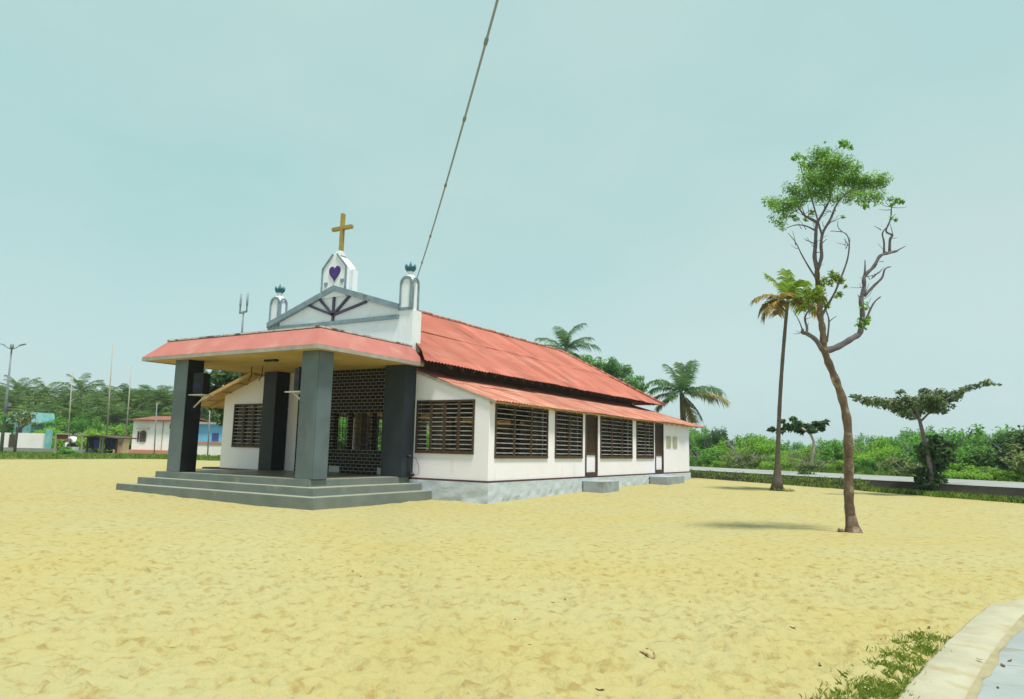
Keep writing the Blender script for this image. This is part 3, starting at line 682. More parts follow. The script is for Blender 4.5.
# roof front verge boards and underside
mb = MB()
ypos = np.linspace(.45, 16.1, 42)
for i in range(len(ypos)-1):
    j = random.uniform(-.02, .02); mb.tube([(RX, ypos[i], RZt+.03+j), (RX, ypos[i+1]+.05, RZt+.05+j)], .085, 8)
mb.build('ridge_cap', mat('old ridge tile', (.22, .10, .075), (.36, .15, .10), 3, .9), mr)
mb = MB(); h0, h1 = Vector((RX, RE, RZt+.05)), Vector((EX, HE, EZ+.05))
for i in range(14): mb.tube([h0.lerp(h1, i/14), h0.lerp(h1, (i+1)/14+.01)], .075, 8)
mb.build('hip_cap', 'roof', mr)
mb = MB()
for k in range(5):
    pass
# eave purlin and dark soffit board under the main roof edge
for k in range(29):
    mb = MB()
    y = .6+k*.62; X0, X1 = EX-.05, XN1+.02; z0 = EZ-.07; sl = (RZt-EZ)/(RX-EX); mb.bar((X0, y, z0), (X1, y, z0+sl*(X1-X0)), .06, .09); mb.build('rafter', 'darkwood', mr)
# lean-to roofs
def lean(xa, xb, za, zb_, y0, y1, hipd):
    o = corrugated('lean_to_roof', [0, .5, 1.0], y0, y1, lambda t: xa+(xb-xa)*t, lambda t: za+(zb_-za)*t+.03, 'rooflow', lambda t: y1-hipd*(1-t), .16, .016, sag=.02, step=.010)
    sgn = 1 if xb > xa else -1
    n = int((y1-y0)/.75)
    for k in range(n+1):
        y = y0+.06+k*(y1-y0-.2)/n; t0 = max(0, 1-(y1-y)/hipd) if y > y1-hipd else 0
        ub = MB(); ub.bar((xa+(xb-xa)*(1-1) if not t0 else xa+(xb-xa)*(1-min(1, (y1-y)/hipd)), y, za-.06+(zb_-za)*(t0 if t0 else 0)), (xb-sgn*.16, y, zb_-.03), .055, .08); ub.build('rafter', 'timber', o)
    bb_ = MB(); f_ = .012; bb_.add([(xa, y0+.02, za-f_), (xb-sgn*.05, y0+.02, zb_-f_), (xb-sgn*.05, y1-.06, zb_-f_), (xa, y1-hipd-.06, za-f_)], [(0, 1, 2, 3)]); bb_.build('roof_boarding', 'timber', o)
    for t in (.05, .3, .55, .8, .985):
        q = MB(); X = xa+(xb-xa)*t; Z = za+(zb_-za)*t-.005; q.box(X-.03, X+.03, y0+.025, y1-hipd*(1-t)-.08, Z-.045, Z-.012); q.build('batten', 'timber', o)
    return o
lr = lean(-3.05, .23, 3.90, 2.80, -.03, 20.05, 2.6)
ll = lean(-9.15, -12.45, 3.90, 2.80, -.62, 20.05, 2.6)
mb = MB(); mb.add([(.23, 20.05, 2.83), (-3.05, 17.45, 3.93), (-9.15, 17.45, 3.93), (-12.45, 20.05, 2.83)], [(0, 1, 2, 3)]); mb.build('lean_to_roof', 'rooflow', chapel)
mb = MB(); mb.bar((-3.0, -.035, 3.84), (.22, -.035, 2.775), .03, .055); mb.build('barge_board', 'fascia', lr)
mb = MB(); mb.bar((-9.2, -.62, 3.84), (-12.43, -.62, 2.77), .04, .11); mb.build('barge_board', 'timber', ll)
for X in (.0, -12.2):
    pass
mb = MB()
for y in (17.9, 19.8): mb.box(-.06, .06, y-.06, y+.06, ZF, 2.78) if y > 18 else None
# lower end post
mb = MB(); mb.box(-.06, .03, .02, .12, 2.76, 2.9); mb.build('rafter_end', 'timber', lr)

# ------------------------------------------------------------------ things on the chapel
def speaker(loc, rz, label, cat='loudspeaker'):
    t = thing('loudspeaker', label, cat, loc, None, rz)
    mb = MB(); mb.box(-.17, .17, -.16, .16, .02, .62, .015); b = mb.build('cabinet', 'black', t)
    mb = MB(); mb.lathe([(.02, 0), (.10, .012), (.125, 0)], (0, 0, 0), 16); o = mb.build('cone', 'tarp', b); o.location = (0, -.162, .2); o.rotation_euler = (R(90), 0, 0)
    mb = MB(); mb.lathe([(.01, 0), (.05, .01), (.06, 0)], (0, 0, 0), 12); o = mb.build('tweeter', 'tarp', b); o.location = (0, -.162, .48); o.rotation_euler = (R(90), 0, 0)
    return t
def shelf(loc, rz, label):
    t = thing('wall_shelf', label, 'shelf', loc, None, rz)
    mb = MB(); mb.box(-.3, .34, -.2, .2, -.03, 0); mb.build('board', 'lightwhite', t)
    mb = MB(); mb.bar((-.28, 0, -.36), (.22, 0, -.03), .035); mb.build('bracket', 'lightwhite', t); return t
shelf((-7.61, -3.6, 2.86), 0, 'pale bracket shelf on the left front porch column under a loudspeaker')
speaker((-7.62, -3.6, 2.86), R(20), 'black loudspeaker on the shelf of the left front porch column')
shelf((-3.55, -3.6, 2.86), R(180), 'pale bracket shelf on the right front porch column under a loudspeaker')
speaker((-3.48, -3.6, 2.86), R(-20), 'black loudspeaker on the shelf of the right front porch column')
for loc, lab in (((-5.55, -2.9, 3.872), 'dark flat ceiling lamp under the porch roof'),):
    t = thing('ceiling_lamp', lab, 'lamp', loc); mb = MB(); mb.box(-.24, .24, -.07, .07, -.06, -.002, .01); mb.build('casing', 'black', t)
    mb = MB(); mb.box(-.2, .2, -.03, .03, -.07, -.058); mb.build('diffuser', 'metal', t)
t = thing('hanging_hook', 'pair of thin bent rods hanging from the porch ceiling', 'hook', (-7.6, -1.9, 3.872))
for x in (0, .5):
    mb = MB(); mb.tube([(x, 0, 0), (x-.02, 0, -.32), (x-.14, 0, -.46)], .014, 6); mb.build('rod', 'brown', t)
# pronged metal post on the porch roof beside a dark box
t = thing('pronged_post', 'slim metal post with a two pronged fork top on the porch roof', 'post', (-8.05, -2.0, 4.49))
mb = MB(); mb.tube([(0, 0, 0), (-.03, 0, 1.1)], .028, 8); mb.build('pole', 'metal', t)
mb = MB(); mb.bar((-.2, 0, 1.1), (.14, 0, 1.13), .05)
mb.build('crossbar', 'metal', t)
for x in (-.19, .13):
    mb = MB(); mb.tube([(x, 0, 1.1), (x, 0, 1.3), (x, 0, 1.32), (x+.0, 0, 1.72)], [.022, .022, .034, .03], 8); mb.build('prong', 'metal', t)
t = thing('metal_box', 'low dark metal box lying on the porch roof behind its rim', 'box', (-7.6, -2.0, 4.49))
mb = MB(); mb.box(-.55, .45, -.3, .3, .0, .30, .02); mb.build('body', 'black', t)
mb = MB(); mb.box(-.6, .5, -.34, .34, .305, .35, .01); mb.build('lid', 'metal', t)
# black hose with two knots beside the right rear column
t = thing('hose', 'thin black hose hooked at the right rear porch column corner', 'hose', (-2.5, -.2, .65))
mb = MB(); mb.tube([(-.08, -.1, .55), (.10, .06, .53), (.16, .13, .3), (.18, .13, .08), (.05, .05, .05)], .007, 6); mb.build('tube', 'black', t)
for p in ((.0, -.1, .56), (.02, .0, .05)):
    mb = MB(); mb.lathe([(.01, -.05), (.07, -.03), (.08, .02), (.05, .06), (.01, .07)], p, 10); mb.build('knot', 'black', t)
# cable from the gable over the camera
p0 = Vector((-2.95, .2, 6.55)); dep0 = (p0-CAM).dot(_fw); p1 = Dp(497.5, -40, 8.2)
mb = MB(); pts = []
ends = p1 + (p1-p0)*.9
for k in range(41):
    s = k/40; p = p0.lerp(ends, s); p.z -= 1.1*4*s*(1-s)*.5; pts.append(p)
mb.tube(pts, .016, 8)
cb = mb.build('overhead_cable', 'cable'); tag(cb, 'long grey overhead cable rising from the right gable finial across the sky', 'cable')
for s in (4, 8, 13, 17, 20.2):
    k = int(s); p = pts[k]; q = pts[k+1]; d = (q-p).normalized()
    mb = MB(); mb.tube([p-d*.06, p+d*.06], .026, 8); mb.build('cable_clip', 'metal', cb)

# ------------------------------------------------------------------ foliage helpers
def leaves(clumps, n, size, aspect=.5, up=.35, flat=1.0, fold=True, seed=1):
    """clumps: (x,y,z,rx,ry,rz) ; returns verts, faces of folded leaf rhombs spread through the clumps"""
    g = np.random.default_rng(seed); c = np.array(clumps, float); wgt = c[:, 3]*c[:, 4]*c[:, 5]; wgt = wgt**.75; wgt /= wgt.sum()
    idx = g.choice(len(c), n, p=wgt); d = g.normal(size=(n, 3)); d /= np.linalg.norm(d, axis=1)[:, None]
    r = g.random(n)**(.5); ctr = c[idx, :3]+d*r[:, None]*c[idx, 3:6]
    nrm = g.normal(size=(n, 3)); nrm[:, 2] = np.abs(nrm[:, 2])+up; nrm += d*.5; nrm /= np.linalg.norm(nrm, axis=1)[:, None]
    t = np.cross(nrm, g.normal(size=(n, 3))); t /= np.linalg.norm(t, axis=1)[:, None]; b = np.cross(nrm, t)
    s = size*(.6+.8*g.random(n))[:, None]; dr = np.array([0, 0, -.25])*s
    v = np.stack([ctr-t*s, ctr+b*s*aspect-nrm*s*.1, ctr+t*s+dr, ctr-b*s*aspect-nrm*s*.1], 1).reshape(-1, 3)
    f = np.arange(n*4).reshape(n, 4); return v, f
def leafobj(name, clumps, n, size, m, parent=None, **k):
    v, f = leaves(clumps, n, size, **k); me = bpy.data.meshes.new(name); me.from_pydata(v.tolist(), [], f.tolist()); me.materials.append(M[m])
    o = bpy.data.objects.new(name, me); COL.objects.link(o)
    if parent: o.parent = parent
    return o
def frond(L, n, lw, up, droop, width, seed, twist=0):
    lw *= .62; n = int(n*1.35); width *= .86
    """one palm frond along +X: curved rachis with paired drooping leaflets; returns MB"""
    g = random.Random(seed); mb = MB(); pts = []
    th = up; p = Vector((0, 0, 0)); seg = 14
    for k in range(seg+1):
        pts.append(p.copy()); p = p+Vector((cos(th), 0, sin(th)))*(L/seg); th -= droop/seg*(0.4+1.2*k/seg)
    mb.tube(pts, [L*.011*(1-.85*k/seg) for k in range(seg+1)], 5, cap=False)
    for i in range(n):
        s = .12+.88*(i+.5)/n; k = min(int(s*seg), seg-1); q = pts[k].lerp(pts[k+1], s*seg-k); tg = (pts[k+1]-pts[k]).normalized()
        ln = width*(.45+1.1*s*(1.25-s)*1.6)*(.85+.3*g.random())*(1 if s < .92 else .7)
        for sd in (-1, 1):
            d = (Vector((0, sd, 0))*.85+tg*.55+Vector((0, 0, .15-.35*g.random()))).normalized()
            m1 = q+d*ln*.5+Vector((0, 0, -.04*ln)); m2 = q+d*ln*.97+Vector((0, 0, -(.30+.25*g.random())*ln))
            wv = tg*lw
            mb.add([q-wv*.5, q+wv*.5, m1+wv*.55, m2, m1-wv*.55], [(0, 1, 2, 4), (4, 2, 3)])
    return mb
def palm(name, label, base, top, r0, r1, flare, fronds, L, fm, seed, group=None, lw=.045, nl=26, width=.75, extra=None):
    t = thing(name, label, 'palm tree', base, group); top = Vector(top)-Vector(base); g = random.Random(seed)
    mb = MB(); pts = []; rad = []
    n = 16
    bend = Vector((g.uniform(-.25, .25), g.uniform(-.25, .25), 0))
    for k in range(n+1):
        s = k/n; pts.append(top*s+bend*sin(pi*s)*.6+Vector((0, 0, -.1 if k == 0 else 0))); rad.append(r1+(r0-r1)*(1-s)+flare*math.exp(-s*14)+.006*(k % 2))
    mb.tube(pts, rad, 10); mb.build('trunk', 'palmbark', t)
    for i, fr in enumerate(fronds):
        az, up, dr, ls, mm = fr
        f = frond(L*ls, nl, lw, up, dr, width*ls, seed*100+i).build('frond', mm or fm, t); f.location = top; f.rotation_euler = (g.uniform(-.2, .2), 0, az)
    return t
camaz = math.atan2(_r0.y, _r0.x)      # azimuth of "to the right in the photo"
def azim(deg): return camaz + R(deg)   # 0 = right, 90 = away, 180 = left, 270 = towards the camera

# yellowing young palm beside the tall tree
bp = G(777, 490.5); dep = (bp-CAM).dot(_fw); tp = Dp(787.5, 302, dep)
palm('coconut_palm', 'slim leaning palm with small yellowing crown standing on the sand', bp, tp, .08, .058, .2,
     [(azim(185), .55, 1.5, 1.0, 'frond_dry'), (azim(200), .1, 1.6, .95, 'frond_dry'), (azim(165), .3, 1.9, .9, 'frond_dry'), (azim(230), -.1, 1.6, .8, 'frond_dry'), (azim(150), .0, 1.7, .9, 'frond_dry'),
      (azim(100), 1.45, .3, 1.0, 'frond_green'), (azim(150), 1.25, .7, 1.0, 'frond_green'), (azim(60), 1.2, .7, .95, 'frond_green'), (azim(20), .75, .9, 1.0, 'frond_green'), (azim(-10), .45, 1.1, 1.0, 'frond_green'),
      (azim(5), .05, 1.0, .95, 'frond_dry'), (azim(-40), .15, 1.3, .9, 'frond_dry'), (azim(40), .3, 1.3, .9, 'frond_green'), (azim(280), .9, 1.0, .9, 'frond_green'), (azim(250), .5, 1.4, .9, 'frond_dry')],
     1.36, 'frond_green', 3, lw=.075, nl=30, width=.54)
leafobj('palm_base_grass', [(bp.x, bp.y, bp.z+.05, .35, .35, .12), (bp.x+.4, bp.y-.2, bp.z+.03, .3, .2, .08)], 220, .09, 'leaf_olive', aspect=.15)
tag(bpy.data.objects['palm_base_grass'], 'dry grass tuft round the foot of the slim leaning palm', 'grass tuft')

def ring(n, seed, ups=(-.35, 1.35), dry=0):
    g = random.Random(seed); out = []
    for i in range(n):
        s = i/(n-1); up = ups[1]+(ups[0]-ups[1])*s
        out.append((i*2.399963+g.uniform(-.25, .25), up+g.uniform(-.12, .12), g.uniform(.9, 1.6)-.3*s, g.uniform(.85, 1.05), 'frond_dry' if (dry and i >= n-dry) else None))
    return out
# two palms behind the chapel
b2 = ground_at(566, 72); t2 = Dp(565.5, 351, 72)
palm('coconut_palm', 'green coconut palm with crown rising over the chapel ridge', b2, t2, .17, .12, .12, ring(15, 5), 3.5, 'frond', 11, lw=.11, nl=28, width=1.15)
b3 = ground_at(688, 56); t3 = Dp(682, 394, 56)
palm('coconut_palm', 'coconut palm with hanging dead frond behind the far roof corner', b3, t3, .30, .20, .1,
     [(azim(175), .9, 1.9, .95, None), (azim(165), .15, 1.1, .8, None), (azim(190), -.25, .9, .75, None), (azim(130), 1.15, .5, .9, None), (azim(100), 1.3, .4, .85, None), (azim(60), 1.05, .6, 1.0, None), (azim(45), 1.2, .4, .95, None),
      (azim(5), .55, 1.5, 1.05, None), (azim(-8), .1, .75, 1.05, 'frond_dry'), (azim(20), .3, 1.2, .9, None), (azim(270), .9, 1.6, .8, None), (azim(300), .5, 1.5, .8, None), (azim(230), .3, 1.6, .8, None), (azim(-25), -.7, .6, .75, None), (azim(-40), -1.0, .4, .7, 'frond_dry'), (azim(210), .7, 1.4, .85, None), (azim(280), -1.0, .4, .75, 'frond_dry'), (azim(150), .6, 1.5, .85, None), (azim(80), .8, .9, .9, None)],
     3.35, 'frond', 21, lw=.12, nl=28, width=1.05)

# ------------------------------------------------------------------ the tall crooked tree
tb = G(853.5, 532.5); TD = (tb-CAM).dot(_fw)
def tp_(px, py, dd=0): return Dp(px, py, TD+dd)
tall = thing('tall_tree', 'tall crooked tree with a bare right limb standing in the sand', 'tree', tb)
def limb(mb, px, r0, r1, n=8, dd0=0, dd1=0):
    pts = []; rad = []
    P = [tp_(x, y, dd0+(dd1-dd0)*i/(len(px)-1)) for i, (x, y) in enumerate(px)]
    for i in range(len(P)-1):
        a = P[max(0, i-1)]; b = P[i]; c = P[i+1]; d = P[min(len(P)-1, i+2)]
        for k in range(4):
            t = k/4; q = .5*((2*b)+(c-a)*t+(2*a-5*b+4*c-d)*t*t+(3*b-a-3*c+d)*t**3); pts.append(q)
    pts.append(P[-1]); m = len(pts)
    for i in range(m): rad.append((r0+(r1-r0)*i/(m-1))*(1+.10*sin(i*1.9)+.05*sin(i*4.3)))
    pts = [p-tb for p in pts]
    mb.tube(pts, rad, n)
tr = MB()
limb(tr, [(856, 538), (852.8, 531), (849.5, 508), (848.7, 487.5), (848.7, 456), (847.5, 424.5), (842.4, 399), (834.5, 377), (826.8, 358), (823.9, 345), (822.5, 329), (820, 314), (820.3, 297), (817.5, 281), (817, 267.5)], .104, .046, 12)
_a, _b = Vector(tp_(853.2, 533)-tb), Vector(tp_(850.5, 515)-tb)
tr.tube([_a+Vector((.02, 0, -.10)), _a.lerp(_b, .12), _a.lerp(_b, .45), _b], [.205, .165, .125, .10], 11)
tr.tube([Vector(tp_(843, 531)-tb), Vector(tp_(840.5, 531.5)-tb), Vector(tp_(838.5, 529)-tb)], [.05, .045, .03], 7)
tr.build('trunk', 'bark', tall)
br = MB()
limb(br, [(817, 268), (814.6, 257), (815.5, 244), (816, 231), (817.6, 222.7), (825, 209), (830.5, 198), (832, 185)], .045, .012, 8)
limb(br, [(817.5, 270), (821.5, 257), (821, 245), (822.8, 233), (830.5, 219), (837, 204), (846, 194), (858, 188)], .038, .010, 8, 0, -.4)
limb(br, [(817.6, 223), (811, 219), (805, 216), (796, 206), (786, 206)], .035, .008, 6, 0, .3)
limb(br, [(816, 231), (806, 226), (796, 225), (786, 228)], .02, .006, 6)
limb(br, [(830, 200), (829, 180), (825, 165), (835, 150), (844, 146)], .02, .005, 6, 0, .2)
limb(br, [(822, 236), (812, 200), (803, 175), (799, 160)], .018, .005, 6, 0, -.2)
limb(br, [(823, 350), (829, 350), (839.5, 346), (851.5, 338.7), (859.5, 333.6), (861.3, 326), (862.5, 313.8), (861.2, 300), (864.2, 288), (864.6, 276), (873.8, 266.6), (880, 256), (889, 253), (897, 251)], .070, .024, 9, 0, .3)
limb(br, [(896, 251.3), (900, 249), (905.6, 246)], .02, .006, 6, .3, .3)
limb(br, [(889.5, 253), (890, 240), (892, 235), (886, 231), (890.6, 219), (892, 205), (897, 200)], .03, .007, 7, .3, .3)
limb(br, [(884, 253.5), (884, 242), (882.5, 233), (888, 226)], .022, .01, 6, .3, .3)
limb(br, [(864.3, 296), (873.8, 286), (882, 277.8), (885, 269), (891, 266.5)], .034, .010, 7, .2, .2)
limb(br, [(864.5, 325), (867, 318), (870, 310), (874.7, 301.8), (880.7, 296.7)], .03, .012, 7, .1, .1)
limb(br, [(864.6, 275), (865, 268), (865, 260)], .024, .008, 6, .2, .2)
limb(br, [(822.5, 350), (815.5, 339.6), (807, 333.8), (802.4, 332.6), (803, 329)], .055, .025, 8, 0, -.2)
limb(br, [(806.5, 333.6), (807, 327.5), (805, 317), (812, 306), (815, 300)], .03, .008, 6, -.2, -.1)
limb(br, [(803, 332), (799.5, 322), (793, 310)], .016, .005, 6, -.2, -.2)
limb(br, [(827, 342), (829, 322), (826.6, 312), (824, 305)], .02, .008, 6)
limb(br, [(836, 290), (843, 272.6), (847.5, 259), (849.3, 245), (847.7, 236.4), (842.5, 232), (830.5, 231)], .02, .007, 7, -.1, -.1)
limb(br, [(842.5, 232), (838, 227), (838, 221)], .010, .005, 5, -.1, -.1)
limb(br, [(822, 315), (829, 303), (836, 290), (838, 282)], .03, .012, 6, 0, -.1)
limb(br, [(817, 280), (810, 269), (801.7, 254.6), (796, 243), (788, 233)], .02, .005, 6, 0, .2)
for (x, y, dx, dy) in ((881, 230, -7, -4), (890, 220, 6, -6), (893, 236, -3, -12), (870, 310, -4, -8), (848, 245, -4, -6), (805, 216, -6, -14), (815, 244, -10, -4), (821, 245, 6, -6), (862, 300, -4, -5), (812, 306, -8, -3), (829, 322, 8, -6)):
    limb(br, [(x, y), (x+dx*.5, y+dy*.6), (x+dx, y+dy)], .011, .004, 5, .2 if x > 855 else 0, .2 if x > 855 else 0)
gt = random.Random(77)
for _ in range(70):
    x0, y0, x1, y1 = gt.choice([(817, 268, 816, 231), (818, 222, 830, 200), (823, 233, 846, 194), (811, 219, 786, 206), (864, 288, 890, 253), (890, 240, 892, 205), (848, 259, 842, 232), (807, 333, 805, 317), (820, 314, 820, 297), (816, 231, 790, 227), (862, 314, 864, 280), (801, 254, 790, 236)])
    t = gt.random(); x, y = x0+(x1-x0)*t, y0+(y1-y0)*t; a = gt.uniform(-.3, pi+.3); l = gt.uniform(5, 15); dd = .25 if x > 855 else 0; e = gt.uniform(-.3, .3)
    limb(br, [(x, y), (x+cos(a)*l*.5+gt.uniform(-1, 1), y-sin(a)*l*.5), (x+cos(a)*l+gt.uniform(-2, 2), y-sin(a)*l-gt.uniform(0, 3))], .0085, .003, 4, dd, dd+e)
br.build('branches', 'barkd', tall)
def pxc(l, sc, ox, oy, dd=0, dj=.35, seed=3):
    g = random.Random(seed); out = []
    for x, y, r in l:
        p = tp_(ox+x/sc, oy+y/sc, g.uniform(-dj, dj)*1.6)-tb; rr = r/sc*TD/FPX; out.append((p.x, p.y, p.z, rr, rr*1.1, rr*.85))
    return out
big = [(380, 150, 48), (440, 200, 62), (330, 215, 50), (525, 205, 58), (340, 290, 62), (430, 290, 75), (520, 290, 60), (300, 370, 60), (225, 350, 42), (390, 370, 60), (120, 430, 42), (170, 470, 46), (205, 430, 48), (95, 425, 26), (140, 530, 32), (580, 300, 52), (640, 300, 52), (700, 320, 52), (755, 300, 36), (715, 390, 40), (640, 395, 40), (550, 385, 42), (470, 400, 38), (600, 350, 45), (250, 420, 40), (160, 560, 18), (740, 270, 30), (580, 230, 40), (470, 150, 30), (400, 130, 30)]
cl = pxc(big, 5.827, 755, 130, seed=4)
leafobj('crown', [(x+g_*a, y+g_*b, z+g_*c*.6, r1, r2, r3) for x, y, z, r1, r2, r3 in cl for a, b, c, g_ in ((0, 0, 0, 0), (.5, .3, .8, .11), (-.8, -.6, .7, .13), (-.2, .9, -.5, .11))], 19000, .024, 'leaf_tall', tall, aspect=.40, seed=5)
tufts = [(520, 80, 30), (555, 100, 22), (500, 70, 18), (245, 155, 32), (225, 165, 18), (275, 195, 22), (290, 160, 18), (475, 100, 10), (790, 400, 24), (830, 410, 22), (855, 420, 14), (800, 430, 20), (510, 505, 12), (820, 520, 16), (795, 510, 14), (240, 520, 18), (300, 520, 16), (225, 500, 20), (330, 480, 18), (410, 70, 8), (60, 440, 10), (640, 440, 24), (600, 420, 20)]
leafobj('twig_leaves', pxc(tufts, 5.827, 755, 130, seed=8), 720, .036, 'leaf_tall', tall, aspect=.4, seed=6)
low = [(205, 215, 36), (235, 235, 26), (180, 190, 20), (80, 320, 46), (40, 300, 30), (115, 345, 38), (50, 365, 26), (140, 225, 22), (268, 270, 14), (230, 315, 22), (110, 300, 40), (20, 390, 22), (70, 400, 22), (150, 380, 24), (120, 260, 30), (210, 330, 14), (175, 250, 24)]
leafobj('lower_sprigs', pxc(low, 5.825, 800, 240, seed=9, dj=.15), 1500, .038, 'leaf_sprig', tall, aspect=.4, seed=7)
leafobj('limb_sprig', [(*(tp_(862+dx, 321+dy, .1)-tb), .09, .09, .11) for dx, dy in ((0, 0), (3, 3), (-3, 4), (5, -2), (2, -16))], 130, .042, 'leaf_bright', tall, seed=9)

# ------------------------------------------------------------------ flat topped almond tree and dark bush by the road
def tree_from(name, label, cat, base, px, depth, clumps, n, size, lm, trunks, bm='barkd', seed=1, squash=.8, dj=.8, aspect=.5, group=None):
    t = thing(name, label, cat, base, group); g = random.Random(seed); c = []
    for x, y, r in clumps:
        p = Dp(x, y, depth+g.uniform(-dj, dj))-Vector(base); rr = r*depth/FPX; c.append((p.x, p.y, p.z, rr, rr*1.15, rr*squash))
    mb = MB()
    for pts, r0, r1 in trunks:
        P = [Dp(x, y, depth)-Vector(base) for x, y in pts]; k = len(P); mb.tube(P, [r0+(r1-r0)*i/(k-1) for i in range(k)], 8)
    mb.build('trunk', bm, t)
    leafobj('crown', c, n, size, lm, t, aspect=aspect, seed=seed); return t
ba = G(934, 495.5); da = (ba-CAM).dot(_fw)
tree_from('almond_tree', 'flat topped dark leaved tree leaning right above the roadside bush', 'tree', ba, 0, da,
  [(858, 398, 6), (866, 400, 7), (876, 401, 8), (886, 402, 8), (896, 403, 9), (904, 399, 9), (912, 404, 11), (921, 402, 11), (930, 398, 11), (940, 394, 10), (949, 397, 8), (958, 392, 7), (968, 388, 6.5), (978, 385, 6), (986, 383, 5.5), (993, 384, 4), (998, 384.5, 3), (906, 412, 7), (916, 414, 7), (940, 406, 8), (945, 411, 5), (934, 410, 7), (895, 411, 5), (925, 392, 7), (952, 406, 4), (853, 396, 4), (890, 406, 8), (900, 408, 9), (908, 411, 9), (918, 409, 10), (928, 407, 10), (936, 402, 10), (944, 400, 9), (902, 415, 5), (911, 418, 5), (955, 397, 8), (880, 405, 6), (871, 403, 6), (900, 392, 5), (925, 390, 4), (988, 380, 3)],
  5200, .062, 'leaf_almond',
  [([(932, 498), (931, 470), (926, 447), (922, 430), (919, 418), (916, 406)], .085, .05), ([(919, 420), (905, 409), (885, 404), (862, 399)], .04, .012), ([(920, 422), (938, 404), (962, 391), (992, 384)], .04, .010), ([(917, 408), (920, 398), (926, 390)], .03, .01)], seed=31, squash=.62)
bb = G(930, 494.5); db = (bb-CAM).dot(_fw)
tree_from('roadside_bush', 'tall narrow dark bush round the foot of the flat topped tree', 'bush', bb, 0, db-.2,
  [(930, 486, 11), (938, 480, 10), (927, 472, 10), (936, 464, 11), (931, 455, 13), (940, 450, 13), (924, 449, 9), (946, 458, 9), (935, 441, 9), (951, 446, 7), (920, 480, 6), (944, 487, 7), (927, 492, 6)],
  2300, .10, 'leaf_dark', [([(934, 497), (935, 480), (934, 460), (936, 445)], .05, .02), ([(928, 496), (926, 480), (928, 462)], .03, .01)], seed=32, dj=.3)
bs = ground_at(812, 37); dsm = 37
tree_from('almond_tree', 'small umbrella shaped tree with thin pale trunk beyond the road', 'tree', bs, 0, dsm,
  [(772, 429, 4), (780, 430, 5), (789, 427, 6), (797, 424, 6), (793, 419, 4), (800, 430, 6), (806, 427, 6.5), (812, 430, 5), (818, 424, 6), (825, 422, 4), (783, 421, 3), (821, 428, 4)], 1500, .13, 'leaf_dark',
  [([(811.5, 465), (813, 452), (814, 442), (810, 433), (800, 427)], .09, .05), ([(810, 434), (820, 425)], .04, .02)], 'palewood', seed=33, squash=.6, dj=.5)
b5 = G(806, 483); d5 = (b5-CAM).dot(_fw)
tree_from('verge_shrub', 'low dark shrub on the grass strip between palm and crooked tree', 'shrub', b5, 0, d5, [(804, 477, 8), (797, 480, 5), (812, 478, 6), (806, 472, 5)], 900, .08, 'leaf_dark', [([(806, 484), (805, 474)], .03, .01)], seed=34, dj=.2)
b6 = G(824, 485); d6 = (b6-CAM).dot(_fw)
tree_from('verge_shrub', 'low spreading light green creeper clump on the grass strip', 'shrub', b6, 0, d6, [(812, 484, 6), (822, 482, 7), (832, 482, 6), (842, 484, 6), (800, 485, 5), (855, 485, 5)], 1100, .08, 'leaf_bright', [([(824, 487), (825, 480)], .03, .01)], seed=35, dj=.3, squash=.5)

# ------------------------------------------------------------------ bush prototypes, copied
def bush_proto(name, lm, n, size, seed, tall=1.0, feather=False):
    g = random.Random(seed); c = []
    for _ in range(34):
        a = g.uniform(0, 2*pi); r = math.sqrt(g.random())*.82; h = (.12+.80*g.random())*math.sqrt(max(.08, 1-r*r)); rr = g.uniform(.14, .30)
        c.append((cos(a)*r, sin(a)*r, h*tall, rr, rr, rr*(.55 if feather else .8)))
    t = thing(name, 'proto', 'bush'); mb = MB()
    for _ in range(7):
        a = g.uniform(0, 2*pi); mb.tube([(0, 0, -.05), (cos(a)*.2, sin(a)*.2, .35*tall), (cos(a)*.5, sin(a)*.5, .72*tall)], [.035, .022, .008], 5)
    mb.build('stems', 'barkd', t); leafobj('foliage', c, n, size, lm, t, aspect=.5, seed=seed, up=.6); return t
protos = {'bright': bush_proto('bush', 'leaf_bright', 5200, .034, 51, feather=True), 'mid': bush_proto('bush', 'leaf_mid', 5600, .036, 52), 'mid2': bush_proto('bush', 'leaf_mid', 5600, .035, 53, 1.15),
          'olive': bush_proto('bush', 'leaf_olive', 4600, .034, 54, feather=True), 'dark': bush_proto('bush', 'leaf_dark', 5200, .037, 55)}
LAB = {'bright': 'bright green feathery bush in the thicket beyond the concrete road', 'mid': 'rounded mid green bush in the thicket beyond the concrete road', 'mid2': 'rounded mid green bush in the thicket beyond the concrete road',
       'olive': 'dry olive brown bush in the thicket beyond the concrete road', 'dark': 'dark green bush in the thicket beyond the concrete road'}
used = set()
def bush(kind, px, depth, topy, wide, label, group, sz=None):
    p = protos[kind]; o = p if kind not in used else copy_tree(p); used.add(kind)
    b = ground_at(px, depth); hgt = max(.4, Dp(px, topy, depth).z-b.z) if sz is None else sz
    o.location = b; o.rotation_euler = (0, 0, random.uniform(0, 6.28)); w = wide*hgt; o.scale = (w, w*random.uniform(.85, 1.15), hgt/.98)
    o['label'] = label; o['group'] = group; o['category'] = 'bush'; return o
GRP = 'bushes in the thicket beyond the road'
def rdepth(px):                       # depth of the far road edge in this pixel column
    d = ray(px, 470); d2 = Vector((d.x, d.y, 0)); n = d2.dot(rnm); q = (org+rnm*RW-Vector((CAM.x, CAM.y, 0))).dot(rnm); return q/n if n > .05 else 60
def topline(px): return float(np.interp(px, [560, 690, 720, 755, 775, 800, 840, 870, 900, 930, 960, 990, 1010, 1024, 1060, 1200], [425, 424, 431, 432, 441, 442, 437, 434, 432, 428, 427, 429, 425, 420, 415, 405]))
